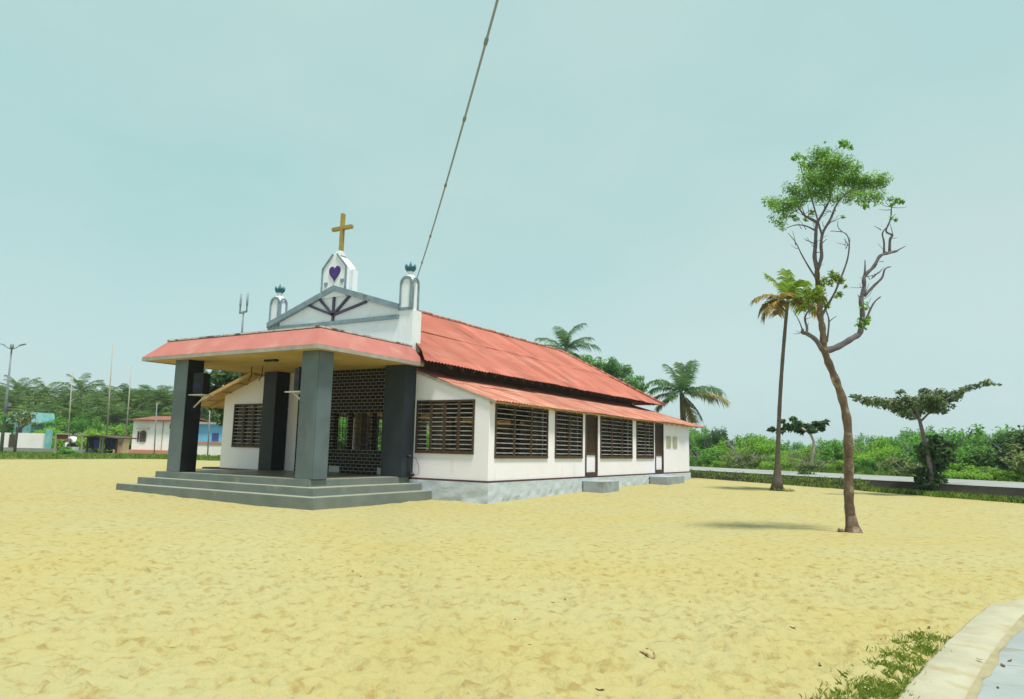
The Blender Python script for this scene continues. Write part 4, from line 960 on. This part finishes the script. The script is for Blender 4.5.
for px in range(560, 1240, 15):
    rdp = min(rdepth(px), 60); k = random.choice(['mid', 'mid', 'mid2', 'bright', 'dark'] if px < 760 or px > 850 else ['bright', 'bright', 'olive', 'mid'])
    bush(k, px+random.uniform(-5, 5), rdp*1.0+random.uniform(7, 13), topline(px)+random.uniform(-2, 5), random.uniform(.6, .95), LAB[k], GRP)
for px in range(575, 1240, 21):
    rdp = min(rdepth(px), 60); k = random.choice(['mid', 'bright', 'olive', 'dark'] if not 770 < px < 850 else ['olive', 'bright', 'olive'])
    bush(k, px+random.uniform(-6, 6), rdp+random.uniform(2.5, 5.0), topline(px)+random.uniform(10, 24), random.uniform(.8, 1.3), LAB[k], GRP)
for px, ty in ((955, 463), (972, 460), (988, 464), (1000, 468), (960, 470)):
    bush('bright', px, rdepth(px)+random.uniform(1.6, 3), ty, 1.4, 'low lime green bush hugging the far road edge near the right of the view', 'low lime bushes at the road edge')
for px in range(540, 1260, 17):
    k = random.choice(['mid', 'mid2', 'dark', 'mid']); bush(k, px+random.uniform(-6, 6), random.uniform(85, 115), topline(min(px, 1000))+random.uniform(-4, 5) if px < 870 else 431+random.uniform(-5, 4), random.uniform(.55, .85), 'hazy distant tree in the far line beyond the marsh', 'distant trees beyond the marsh')
# a grey-green broadleaf behind the ridge, and the dark tree left of the porch
bt = ground_at(606, 52)
tree_from('broadleaf_tree', 'feathery light green tree rising behind the chapel roof hip', 'tree', bt, 0, 52, [(585, 362, 10), (597, 366, 12), (608, 372, 13), (590, 375, 12), (612, 366, 10), (622, 373, 12), (632, 382, 10), (640, 388, 9), (603, 385, 14), (620, 392, 14), (627, 369, 6), (612, 360, 5), (640, 378, 5), (646, 386, 4)], 7000, .10, 'leaf_bright2', [([(606, 450), (606, 420), (608, 390)], .2, .1), ([(608, 395), (625, 375)], .08, .03), ([(608, 395), (592, 370)], .08, .03)], seed=36, dj=1.5)
bl = ground_at(246, 33)
tree_from('broadleaf_tree', 'dark broadleaf tree standing to the left of the chapel porch', 'tree', bl, 0, 33, [(212, 378, 13), (225, 377, 13), (238, 378, 14), (250, 372, 15), (216, 392, 11), (230, 394, 12), (224, 407, 8), (229, 418, 8), (232, 430, 6), (240, 405, 12), (260, 380, 16), (207, 388, 9), (246, 392, 12), (213, 405, 6), (222, 422, 5)], 3200, .13, 'leaf_dark', [([(246, 466), (246, 430), (243, 400), (238, 380)], .16, .07), ([(244, 405), (228, 390)], .06, .03)], seed=37, dj=.8)

# ------------------------------------------------------------------ left background: palms, undergrowth, houses, poles
def far_palm(seed, h):
    t = thing('coconut_palm', 'tall coconut palm in the dense grove behind the village houses', 'palm tree', (0, 0, 0), 'coconut palms in the far grove'); g = random.Random(seed)
    lean = Vector((g.uniform(-.6, .6), g.uniform(-.6, .6), h)); mb = MB(); mb.tube([Vector((0, 0, -.1)), lean*.5+Vector((.15, 0, 0)), lean], [.17, .13, .11], 7); mb.build('trunk', 'palmbark', t)
    allm = MB()
    for i, (az, up, dr, ls, mm) in enumerate(ring(16, seed, (-.35, 1.35))):
        f = frond(3.0*ls, 15, .13, up, dr*.8, .85*ls, seed*77+i); c, s = cos(az), sin(az)
        allm.add([(x*c-y*s+lean.x, x*s+y*c+lean.y, z+lean.z) for x, y, z in f.v], f.f)
    allm.build('crown', 'frond_far', t); return t
PH = [8.6, 9.4, 7.6, 6.0, 8.9, 7.0, 9.8, 8.0]
pp = [far_palm(61+i, h) for i, h in enumerate(PH)]
k = 0
PDY = 12
pl = [(-20, 80, 376), (6, 74, 381), (14, 85, 370), (44, 84, 374), (30, 70, 394), (58, 78, 386), (80, 82, 370), (92, 72, 385), (100, 88, 378), (117, 78, 379), (128, 86, 382), (140, 80, 378), (150, 88, 381), (160, 78, 386), (170, 86, 386), (182, 80, 384), (67, 70, 397), (108, 70, 396), (135, 70, 398), (155, 72, 399), (20, 92, 378), (50, 95, 382), (72, 93, 380), (200, 84, 386), (215, 88, 388), (-45, 78, 378), (-70, 84, 372), (-95, 78, 380), (-120, 86, 376), (-150, 80, 372), (36, 90, 378), (146, 95, 384), (120, 95, 383), (86, 97, 379), (-10, 95, 377), (230, 86, 392), (245, 90, 392), (290, 88, 388), (330, 85, 384), (350, 90, 386), (375, 86, 388), (410, 92, 386)]
_g2 = random.Random(99)
pl += [(_g2.uniform(-160, 240), _g2.uniform(74, 98), _g2.uniform(374, 396)) for _ in range(26)]
for px, dpt, ty in pl:
    b = ground_at(px, dpt); zt_ = Dp(px, ty+8+PDY, dpt).z; hh = zt_-b.z; src = min(pp, key=lambda o: abs(o.children[0].dimensions.z-hh+random.uniform(-1.2, 1.2)))
    o = src if not src.get('_u') else copy_tree(src); src['_u'] = 1
    o.location = b; o.rotation_euler.z = random.uniform(0, 6.28); zs = hh/PH[pp.index(src)]; o.scale = (1, 1, zs)
for o in list(bpy.data.objects):
    if '_u' in o: del o['_u']
for o in pp: pass
for px in range(-160, 430, 15):
    for dpt, ty in ((68, 412), (100, 395)):
        if dpt == 68 and 180 < px < 250: continue
        kd = random.choice(['mid', 'mid2', 'olive', 'bright', 'mid'] if dpt < 80 else ['dark', 'mid', 'mid2'])
        bush(kd, px+random.uniform(-6, 6), dpt+random.uniform(-3, 3), ty+random.uniform(-6, 8), random.uniform(.55, .8), 'leafy bush in the undergrowth of the far coconut grove', 'undergrowth bushes in the coconut grove')
for px, dpt, ty, kd in ((50, 61, 428, 'bright'), (62, 60, 425, 'bright'), (112, 66, 422, 'bright'), (38, 62, 432, 'mid')):
    bush(kd, px, dpt, ty, 1.0, 'lime green bush showing above the white compound wall', 'lime bushes above the white wall')

def onplane(px, base, depth):  # x offset along camera-right for a pixel at a depth
    return Dp(px, 440, depth)
def facing(depth, px):   # frame: origin on the ground, right axis, forward axis
    return ground_at(px, depth)
def px2m(n, d): return n*d/FPX
# house frame is aligned with the camera-right axis turned a little
hyaw = camaz+R(-8)
def H_box(mb, c, x0, x1, y0, y1, z0, z1): mb.box(x0, x1, y0, y1, z0, z1); return mb
# white house with clay tile roof
h0 = ground_at(132, 60)
hs_ = 1.14
house_ = thing('white_house', 'white single storey house with low clay tile roof and arched window', 'house', h0, None, hyaw)
house_.scale = (hs_, hs_, hs_); wm = 3.3; mb = MB(); mb.box(0, wm, 0, 5, -.1, 2.65); mb.build('wall', 'housewhite', house_)
mb = MB(); mb.prism([(-.3, 2.62), (2.5, 2.98), (5.3, 2.62), (5.3, 2.52), (2.5, 2.86), (-.3, 2.52)], -.08, wm+.15, 'x'); mb.build('roof', 'tileroof', house_)
mb = MB(); mb.box(-.1, wm, -.25, -.02, -.1, .42); mb.build('plinth', 'pink', house_)
arch = [(.62, 1.0), (1.1, 1.0), (1.1, 1.62)]+[(.86+.24*cos(pi*k/8), 1.62+.2*sin(pi*k/8)) for k in range(1, 8)]+[(.62, 1.62)]
mb = MB(); mb.prism(arch, -.05, .08); w = mb.build('window', 'darkwood', house_)
mb = MB(); mb.box(.40, 1.32, -.22, -.02, 1.96, 2.02); mb.build('window_hood', 'fascia', house_)
mb = MB(); mb.box(.42, .54, -.03, .0, 1.0, 1.75); mb.build('shutter', 'brown', house_)
mb = MB(); mb.box(2.9, 3.2, -.03, .05, 2.0, 2.3); mb.build('window', 'darkwood', house_)
mb = MB(); mb.box(2.35, 2.42, -.02, .0, .4, 2.6); mb.build('corner_strip', 'fascia', house_)
# low annex with pink band
h1 = ground_at(190, 57)
an = thing('boundary_wall', 'low white wall with pink coping seen under the porch roof', 'wall', h1, None, hyaw)
mb = MB(); mb.box(-1.6, 6.2, 0, .2, -.1, 1.05); mb.build('wall_face', 'housewhite', an)
mb = MB(); mb.box(-1.65, 6.25, -.04, .24, 1.05, 1.25); mb.build('coping', 'pink', an)
# blue house behind
h2 = ground_at(195, 61.5)
bh = thing('blue_house', 'sky blue house behind the low white wall beyond the porch', 'house', h2, None, hyaw)
mb = MB(); mb.box(0, 5.6, 0, 4, -.1, 2.75); mb.build('wall', 'blue', bh)
mb = MB(); mb.box(-.1, 5.9, -.25, 4.3, 2.75, 2.92); mb.build('roof', 'fascia', bh)
mb = MB(); mb.box(1.55, 2.15, -.04, .06, 1.35, 2.0); mb.build('window', 'tarpblue', bh)
mb = MB(); mb.box(4.0, 4.8, -.04, .06, .9, 2.0); mb.build('window', 'tarpblue', bh)
# compound wall with a gap
h3 = ground_at(-40, 57)
cw = thing('compound_wall', 'long whitewashed compound wall with a dark gateway at far left', 'wall', h3, None, hyaw)
mb = MB(); mb.box(-6, 4.3, 0, .2, -.1, 1.62); mb.box(5.1, 7.3, 0, .2, -.1, 1.62); mb.build('wall_face', 'housewhite', cw)
mb = MB(); mb.box(4.3, 5.1, .05, .12, -.1, 1.5); mb.build('gate', 'darkwood', cw)
mb = MB(); mb.box(3.2, 12.6, -1.1, -.9, -.1, .48); mb.build('low_wall', 'road', cw)
mb = MB(); mb.box(7.4, 7.75, .1, .4, -.1, 1.95); mb.build('gate_post', 'tealsheet', cw)
# teal hut
h4 = ground_at(8, 64)
th = thing('teal_hut', 'small hut with teal sheet roof above the white compound wall', 'hut', h4, None, hyaw)
th.scale = (.68, .68, 1.05)
mb = MB(); mb.box(.6, 3.2, 0, 3, -.1, 2.5); mb.build('wall', 'tealsheet', th)
mb = MB(); mb.prism([(-.6, 2.35), (1.6, 3.35), (3.6, 3.35), (3.9, 2.5), (3.8, 2.42), (3.5, 3.2), (1.6, 3.2), (-.6, 2.25)], -.7, 3.2); mb.build('roof', 'tealsheet', th)
mb = MB(); mb.box(1.0, 1.9, -.03, .05, 1.2, 2.1); mb.build('window', 'darkwood', th)
# open stall with red valance
h5 = ground_at(56, 52)
st = thing('open_stall', 'open timber stall with white posts and faded red cloth strip', 'stall', h5, None, hyaw)
for x in (0, 1.0, 2.1):
    mb = MB(); mb.box(x-.04, x+.04, -.04, .04, -.1, 1.55); mb.build('post', 'palewood', st)
mb = MB(); mb.box(-.08, 2.25, -.06, .06, 1.55, 1.63); mb.build('beam', 'palewood', st)
mb = MB(); mb.box(.05, .95, .02, .05, 1.2, 1.54); mb.build('valance', 'red', st)
mb = MB(); mb.box(.05, .7, .1, .5, -.1, .62); mb.build('counter', 'darkwood', st)
# dark blue market shed
h6 = ground_at(89, 54)
ms = thing('tarpaulin_shed', 'low shed hung with dark blue tarpaulins under a flat roof', 'shed', h6, None, hyaw)
mb = MB(); mb.prism([(-.2, 1.46), (1.0, 1.58), (2.6, 1.40), (2.6, 1.33), (1.0, 1.50), (-.2, 1.39)], -.5, 2.2); mb.build('roof', 'darkwood', ms)
for x, m_ in ((1.0, 'palewood'), (1.22, 'palewood'), (2.35, 'darkwood'), (-.05, 'darkwood')):
    mb = MB(); mb.box(x-.05, x+.05, -.1, 0, -.1, 1.42); mb.build('post', m_, ms)
def cloth(x0, x1, z0, z1, y, m_):
    mb = MB(); vs = []; fs = []
    for i in range(13):
        x = x0+(x1-x0)*i/12
        for k2 in range(5): vs.append((x, y+.05*sin(i*1.6+k2), z0+(z1-z0)*k2/4+(.06*sin(i*.9) if k2 == 0 else 0)))
    for i in range(12):
        for k2 in range(4): fs.append((i*5+k2, (i+1)*5+k2, (i+1)*5+k2+1, i*5+k2+1))
    mb.add(vs, fs, True); mb.build('tarpaulin', m_, ms)
cloth(-.05, .95, .55, 1.4, .05, 'tarp'); cloth(.42, .86, .6, 1.22, -.02, 'tarpblue'); cloth(1.3, 2.3, .5, 1.38, .05, 'tarp')
h7 = ground_at(115, 57)
mk = thing('lean_to_shed', 'small ochre shed with a sagging tile roof beside the white house', 'shed', h7, None, hyaw)
mb = MB(); mb.box(-.1, .75, 0, .7, -.1, 1.35); mb.build('wall', mat('ochre plaster', (.45, .32, .16), (.5, .42, .3), 1.5), mk)
mb = MB(); mb.prism([(-.5, 1.45), (.85, 1.6), (.85, 1.5), (-.5, 1.35)], -.2, .85); mb.build('roof', 'tileroof', mk)
mb = MB(); mb.box(.1, .5, -.03, .04, -.1, 1.1); mb.build('door', 'pink', mk)

# poles
def pole(name, label, cat, px0, py0, px1, py1, depth, r0, r1, m_):
    b = ground_at(px0, depth); tpt = Dp(px1, py1, depth); t = thing(name, label, cat, b)
    mb = MB(); mb.tube([Vector((0, 0, -.2)), tpt-b], [r0, r1], 8); mb.build('shaft', m_, t); return t, tpt-b
lp, top = pole('street_lamp', 'tall grey street lamp with two raised arms at the far left', 'street lamp', 2.5, 452, 12, 346, 50, .13, .05, 'metal')
mb = MB(); mb.lathe([(.05, -.25), (.12, -.2), (.12, .1), (.05, .16)], top, 10); mb.build('head_box', 'metal', lp)
for sx in (-1, 1):
    d = _r0*sx; mb = MB(); e0 = top+Vector((0, 0, -.22)); mb.tube([e0, e0+d*.25+Vector((0, 0, .08)), e0+d*.62+Vector((0, 0, .30))], .035, 6); mb.build('arm', 'metal', lp)
    mb = MB(); mb.bar(e0+d*.55+Vector((0, 0, .28)), e0+d*.92+Vector((0, 0, .38)), .22, .05); mb.build('lamp_head', 'metal', lp)
mb = MB(); z = 3.4; mb.box(.0, .35, -.15, .15, z, z+.25); mb.build('control_box', 'metal', lp)
p1_, t1_ = pole('utility_pole', 'tall thin pole rising between the tarpaulin shed and the palms', 'pole', 107, 447, 113, 342, 55, .075, .03, 'palewood')
p2_, t2_ = pole('utility_pole', 'short pale pole standing above the person on the scooter', 'pole', 68.5, 447, 72.5, 372, 58, .06, .035, 'palewood')
p3_, t3_ = pole('utility_pole', 'thin pole standing directly left of the white house', 'pole', 126, 449, 131.5, 365, 58, .06, .03, 'palewood')
p4_, t4_ = pole('utility_pole', 'slim grey pole before the middle of the white house wall', 'pole', 155.5, 449, 157, 403, 57, .045, .035, 'metal')
p5_, t5_ = pole('utility_pole', 'slim grey pole before the blue house seen below the porch roof', 'pole', 209, 452, 210, 408, 56, .05, .04, 'metal')
for (ya, yb, lab) in ((397, 398, 'upper thin wire strung across the palm grove between the poles'), (408, 407, 'lower thin wire strung across the palm grove between the poles')):
    P = [Dp(-60, ya, 56.2), Dp(9, ya+1, 52), Dp(70.5, ya+1, 57.8), Dp(110, ya, 54.9), Dp(129, yb+1, 57.8), Dp(157, yb, 57), Dp(210, yb+3, 56)]; q = []
    for i in range(len(P)-1):
        for k2 in range(6): s = k2/6; v = P[i].lerp(P[i+1], s); v.z -= .12*4*s*(1-s); q.append(v)
    mb = MB(); mb.tube(q, .007, 5); tag(mb.build('power_line', 'metal'), lab, 'wire')
# small leaning tree in front of the compound wall
bst = ground_at(15, 50)
tree_from('young_tree', 'small sparse forked tree in front of the white compound wall', 'tree', bst, 0, 50, [(12, 416, 6), (24, 421, 7), (30, 415, 6), (8, 424, 5), (18, 412, 5), (34, 424, 4)], 420, .12, 'leaf_olive', [([(14.5, 457), (15.5, 440), (18, 430), (20, 418)], .11, .04), ([(17, 432), (24, 426), (31, 418)], .07, .02)], seed=71, dj=.5)
bv = G(66, 457.5); dv = (bv-CAM).dot(_fw)
tree_from('verge_shrub', 'small green bush at the sand edge below the seated person', 'shrub', bv, 0, dv, [(62, 453, 6), (70, 453, 6), (66, 449, 5), (57, 455, 4), (76, 455, 5)], 900, .11, 'leaf_mid', [([(66, 458), (66, 450)], .04, .02)], seed=72, dj=.4, squash=.7)

# person on a scooter (far off)
hp = ground_at(71.5, 51.2); rzp = camaz+R(150)
sc = thing('scooter', 'pale motor scooter standing behind the small verge bush', 'scooter', hp, None, rzp)
def wheel(x):
    mb = MB(); pts = [(x+.21*cos(2*pi*k/20), 0, .24+.21*sin(2*pi*k/20)) for k in range(21)]; mb.tube(pts, .045, 8, False); w = mb.build('wheel', 'black', sc)
    mb = MB(); mb.tube([(x, -.05, .24), (x, .05, .24)], .09, 12); mb.build('rim', 'metal', w)
wheel(-.58); wheel(.62)
mb = MB(); mb.prism([(-.75, .42), (-.2, .30), (.35, .28), (.55, .75), (.62, .98), (.52, .98), (.38, .5), (.2, .36), (-.1, .42), (-.15, .68), (-.8, .70)], -.13, .13); mb.build('body', 'shirt', sc)
mb = MB(); mb.box(-.78, -.05, -.13, .13, .70, .80, .03); mb.build('seat', 'black', sc)
mb = MB(); mb.tube([(.5, -.32, 1.08), (.55, 0, 1.0), (.5, .32, 1.08)], .022, 6); mb.build('handlebar', 'black', sc)
pr = thing('person', 'person in white shirt and brown trousers seated on the scooter', 'person', hp, None, rzp)
def skin(name, pts, edges, m_, parent, lev=2):
    me = bpy.data.meshes.new(name); me.from_pydata([p[:3] for p in pts], edges, []); me.update(); o = bpy.data.objects.new(name, me); COL.objects.link(o); o.parent = parent
    bm_ = o.modifiers.new('skin', 'SKIN'); 
    if not me.skin_vertices:
        pass
    for i, p in enumerate(pts):
        me.skin_vertices[0].data[i].radius = (p[3], p[3]) if len(p) == 4 else (p[3], p[4])
    me.skin_vertices[0].data[0].use_root = True
    s = o.modifiers.new('sub', 'SUBSURF'); s.levels = lev; s.render_levels = lev; me.materials.append(M[m_]); return o
try:
    import bmesh
    def skin(name, pts, edges, m_, parent, lev=2):
        bm_ = bmesh.new(); ly = bm_.verts.layers.skin.new(); vs = []
        for i, p in enumerate(pts):
            v = bm_.verts.new(p[:3]); v[ly].radius = (p[3], p[4] if len(p) > 4 else p[3]); v[ly].use_root = (i == 0); vs.append(v)
        for a, b in edges: bm_.edges.new((vs[a], vs[b]))
        me = bpy.data.meshes.new(name); bm_.to_mesh(me); bm_.free(); o = bpy.data.objects.new(name, me); COL.objects.link(o); o.parent = parent
        o.modifiers.new('skin', 'SKIN').use_smooth_shade = True; s = o.modifiers.new('sub', 'SUBSURF'); s.levels = lev; s.render_levels = lev; me.materials.append(M[m_]); return o
    B = [(-.3, 0, .88, .13, .16), (-.28, 0, 1.05, .11, .15), (-.2, 0, 1.28, .12, .17), (-.17, 0, 1.40, .07, .07), (-.15, 0, 1.47, .05, .05), (-.12, 0, 1.56, .085, .075), (-.12, 0, 1.65, .08, .07),
         (-.2, .19, 1.34, .055, .055), (.02, .25, 1.14, .04, .04), (.3, .28, 1.10, .03, .03), (.45, .28, 1.08, .035, .025), (-.2, -.19, 1.34, .055, .055), (.02, -.25, 1.14, .04, .04), (.3, -.28, 1.10, .03, .03), (.45, -.28, 1.08, .035, .025),
         (.12, .15, .84, .085, .085), (.2, .16, .45, .05, .05), (.32, .16, .33, .045, .04), (.12, -.15, .84, .085, .085), (.2, -.16, .45, .05, .05), (.32, -.16, .33, .045, .04)]
    E_ = [(0, 1), (1, 2), (2, 3), (3, 4), (4, 5), (5, 6), (2, 7), (7, 8), (8, 9), (9, 10), (2, 11), (11, 12), (12, 13), (13, 14), (0, 15), (15, 16), (16, 17), (0, 18), (18, 19), (19, 20)]
    skin('body', B, E_, 'skin', pr)
    skin('shirt', [(-.3, 0, .92, .15, .185), (-.28, 0, 1.08, .14, .18), (-.2, 0, 1.29, .145, .19), (-.17, 0, 1.395, .085, .09), (-.2, .2, 1.335, .075, .075), (-.06, .235, 1.2, .07, .07), (-.2, -.2, 1.335, .075, .075), (-.06, -.235, 1.2, .07, .07)], [(0, 1), (1, 2), (2, 3), (2, 4), (4, 5), (2, 6), (6, 7)], 'shirt', pr)
    skin('trousers', [(-.3, 0, .87, .15, .18), (.1, .15, .845, .10, .10), (.19, .16, .5, .07, .07), (.1, -.15, .845, .10, .10), (.19, -.16, .5, .07, .07)], [(0, 1), (1, 2), (0, 3), (3, 4)], 'trouser', pr)
    skin('hair', [(-.17, 0, 1.60, .075, .085), (-.15, 0, 1.68, .09, .085), (-.10, 0, 1.71, .07, .07)], [(0, 1), (1, 2)], 'hair', pr)
except Exception as ex:
    print('person failed', ex)

# ------------------------------------------------------------------ grass (stuff)
def grass(name, pts, n, hgt, m_, seed, spread=.06, label=None):
    g = np.random.default_rng(seed); P = np.array([[p.x, p.y, p.z] for p in pts]); idx = g.integers(0, len(P), n)
    base = P[idx]+np.c_[g.normal(size=(n, 2))*spread, np.zeros(n)]; a = g.random(n)*2*pi; h = hgt*(.4+.9*g.random(n)); ln = h*g.uniform(.2, .9, n)
    side = np.c_[np.cos(a), np.sin(a), np.zeros(n)]; fwd = np.c_[-np.sin(a), np.cos(a), np.zeros(n)]; w = (hgt*.048*(.6+.8*g.random(n)))[:, None]
    up = np.array([0, 0, 1.0]); mid = base+fwd*(ln*.35)[:, None]+up*(h*.6)[:, None]; tip = base+fwd*ln[:, None]+up*(h*(1-.25*ln/h))[:, None]
    v = np.stack([base-side*w, base+side*w, mid+side*w*.7, tip, mid-side*w*.7], 1).reshape(-1, 3); f = np.arange(n*5).reshape(n, 5)
    me = bpy.data.meshes.new(name); me.from_pydata(v.tolist(), [], f.tolist()); me.materials.append(M[m_]); o = bpy.data.objects.new(name, me); COL.objects.link(o); o['kind'] = 'stuff'
    if label: o['label'] = label; o['category'] = 'grass'
    return o
def between(e0, e1, n, lo=0, hi=1):
    out = []
    for _ in range(n):
        i = random.random()*(len(e0)-1); k2 = int(i); s = i-k2; a = Vector(e0[k2]).lerp(Vector(e0[min(k2+1, len(e0)-1)]), s); b = Vector(e1[k2]).lerp(Vector(e1[min(k2+1, len(e1)-1)]), s)
        p = a.lerp(b, lo+(hi-lo)*random.random()); out.append(Vector((p.x, p.y, gz(p.x, p.y))))
    return out
grass('grass', between(eL, fL, 1500, 0, .8), 16000, .30, 'grass', 1, .25, 'green grass strip along the far left edge of the sand')
grass('grass', between(eR, fR, 1500, 0.03, 1), 20000, .20, 'grass', 2, .2, 'rough grass strip between the sand and the raised road')
grass('grass', [rpt(s, -.12-.3*random.random(), .35+.2*random.random()) for s in np.linspace(lo+30, (Zp(880, 480, RZ)-org).dot(rd), 700)], 6000, .15, 'grass', 7, .12, 'dark grass tufts clinging to the road bank')
mAe = [rpt(s, RW+.5) for s in np.linspace(lo+30, hi, 60)]; mBe = [rpt(s, RW+9) for s in np.linspace(lo+30, hi, 60)]
grass('reeds', between(mAe, mBe, 2500), 24000, .55, 'grass', 3, .3, 'tall rough grass and reeds on the marsh beyond the road')
gp = [G(px, py) for px, py in ((846, 699), (858, 690), (866, 684), (874, 676), (884, 668), (895, 656), (905, 646), (914, 642), (922, 638), (932, 640), (926, 652), (915, 662), (905, 672), (898, 684), (890, 696), (880, 692), (888, 680), (872, 696), (900, 660), (910, 652), (920, 648), (885, 690), (893, 672), (876, 688))]
gp += [gp[0]+Vector((-.05*i, -.16*i, 0)) for i in range(8)]+[gp[14]+Vector((-.03*i, -.16*i, 0)) for i in range(8)]
gp = [Vector((p.x, p.y, -.01)) for p in gp]
grass('grass', gp, 4600, .055, 'grass_dry', 4, .075, 'green grass patch growing against the pale kerb')

# ------------------------------------------------------------------ litter on the sand
def dry_leaf(seed):
    g = random.Random(seed); vs = []; fs = []; n = 6; L = .055
    for i in range(n+1):
        s = i/n; w = .022*sin(pi*min(1, s*1.02+.02))**.8+.001; x = (s-.5)*L*2; c = .006*(s-.4)**2*8+.003
        vs += [(x, -w, c+w*.3*g.uniform(.0, 1.3)), (x, 0, c), (x, w, c+w*.3*g.uniform(.0, 1.3))]
    for i in range(n):
        for k2 in range(2): fs.append((3*i+k2, 3*i+k2+1, 3*i+k2+4, 3*i+k2+3))
    mb = MB(); mb.add(vs, fs, True); o = mb.build('dry_leaf', 'dryleaf'); tag(o, 'small curled dry brown leaf lying on the sand', 'leaf', 'dry leaves scattered on the sand'); return o
dl = [dry_leaf(i) for i in range(4)]
lit = [(227, 598), (275, 607), (270, 613), (245, 583), (172, 648), (412, 647), (395, 668), (357, 576), (420, 575), (553, 603), (565, 600), (418, 568), (479, 567), (440, 590), (690, 602), (732, 610), (706, 657), (722, 590), (795, 594), (845, 638), (889, 576), (918, 577), (868, 654), (793, 628), (735, 650), (460, 655), (515, 620), (340, 590), (530, 645), (610, 648), (600, 690), (760, 560), (640, 575), (300, 560), (120, 600), (60, 560), (30, 668), (95, 690), (150, 670), (335, 632), (820, 665), (775, 655), (800, 686), (640, 640), (668, 672), (575, 585), (225, 690), (450, 690)]
for i, (px, py) in enumerate(lit):
    o = dl[i] if i < 4 else dl[i % 4].copy()
    if i >= 4: COL.objects.link(o)
    b = G(px, py); o.location = b+Vector((0, 0, .001)); o.rotation_euler = (random.uniform(-.12, .12), random.uniform(-.12, .12), random.uniform(0, 6.28)); s = random.uniform(.28, .58); o.scale = (s, s*random.uniform(.7, 1.3), s)
for i, (px, py) in enumerate([(912, 636), (921, 633), (938, 628), (946, 632), (900, 633), (929, 629), (893, 660), (886, 664), (876, 680), (861, 686), (935, 636), (950, 628), (870, 692), (884, 676), (1003, 668), (1010, 663), (980, 665), (998, 690), (905, 668), (941, 630)]):
    o = dl[i % 4].copy(); COL.objects.link(o); b = G(px, py); z = .036 if 955 < px < 990 else .014; o.location = b+Vector((0, 0, z)); o.rotation_euler = (random.uniform(-.1, .1), random.uniform(-.1, .1), random.uniform(0, 6.28)); s = random.uniform(.3, .6); o.scale = (s, s, s)
    tag(o, 'small dry brown leaf lying beside or on the pale kerb', 'leaf', 'dry leaves along the kerb')
# curled coconut husk strip
hs = G(648, 656); t = thing('coconut_husk', 'curled dry coconut spathe lying alone on the sand', 'husk', hs); t.scale = (.72, .72, .8)
mb = MB(); pts = []; n = 12
pth = [G(634, 652), G(641, 655.5), G(648, 659.5), G(652, 663), G(656, 658.5), G(657.5, 655), G(654, 651.5), G(645, 650)]
pth = [p-hs+Vector((0, 0, .012+.02*math.sin(i*1.1))) for i, p in enumerate(pth)]
mb.tube(pth, [.006, .013, .017, .014, .013, .012, .010, .005], 6); mb.build('strip', 'husk', t)
mb = MB(); q = [G(643, 661)-hs, G(647, 664.5)-hs, G(651, 664.5)-hs, G(652, 662)-hs]; q = [p+Vector((0, 0, .012)) for p in q]; mb.tube(q, [.008, .014, .013, .005], 6); mb.build('dark_end', 'dryleaf', t)
tw_ = [G(352, 572), G(357, 575), G(361, 577.5)]; mb = MB(); mb.tube([p+Vector((0, 0, .015)) for p in tw_], [.008, .010, .006], 5); tag(mb.build('twig', 'husk'), 'short pale dry twig on the sand before the porch steps', 'twig')
# white bits far right of the chapel end on the sand edge
for i, (px, py) in enumerate(((704, 476), (732, 478))):
    b = G(px, py); mb = MB(); mb.lathe([(.01, -.05), (.16, 0), (.14, .08), (.06, .13), (.005, .14)], (0, 0, 0), 9); o = mb.build('sand_lump', 'sand'); o.location = b; o.scale = (1, .8, 1-.4*i)
    tag(o, 'pale lump of sand at the grass edge %s' % ('nearest the chapel end' if i == 0 else 'farther right of the chapel end'), 'sand heap')

# ------------------------------------------------------------------ haze: thin even air round the whole scene
hm = bpy.data.materials.new('haze'); hm.use_nodes = True; hn = hm.node_tree; hn.nodes.remove(hn.nodes['Principled BSDF'])
pv = hn.nodes.new('ShaderNodeVolumePrincipled'); pv.inputs['Color'].default_value = (.78, .90, .95, 1); pv.inputs['Density'].default_value = .0005; pv.inputs['Anisotropy'].default_value = .2
hn.links.new(pv.outputs[0], hn.nodes['Material Output'].inputs['Volume'])
mb = MB(); mb.box(-950, 950, -950, 950, -2, 22); hz = mb.build('haze', hm); hz['kind'] = 'stuff'
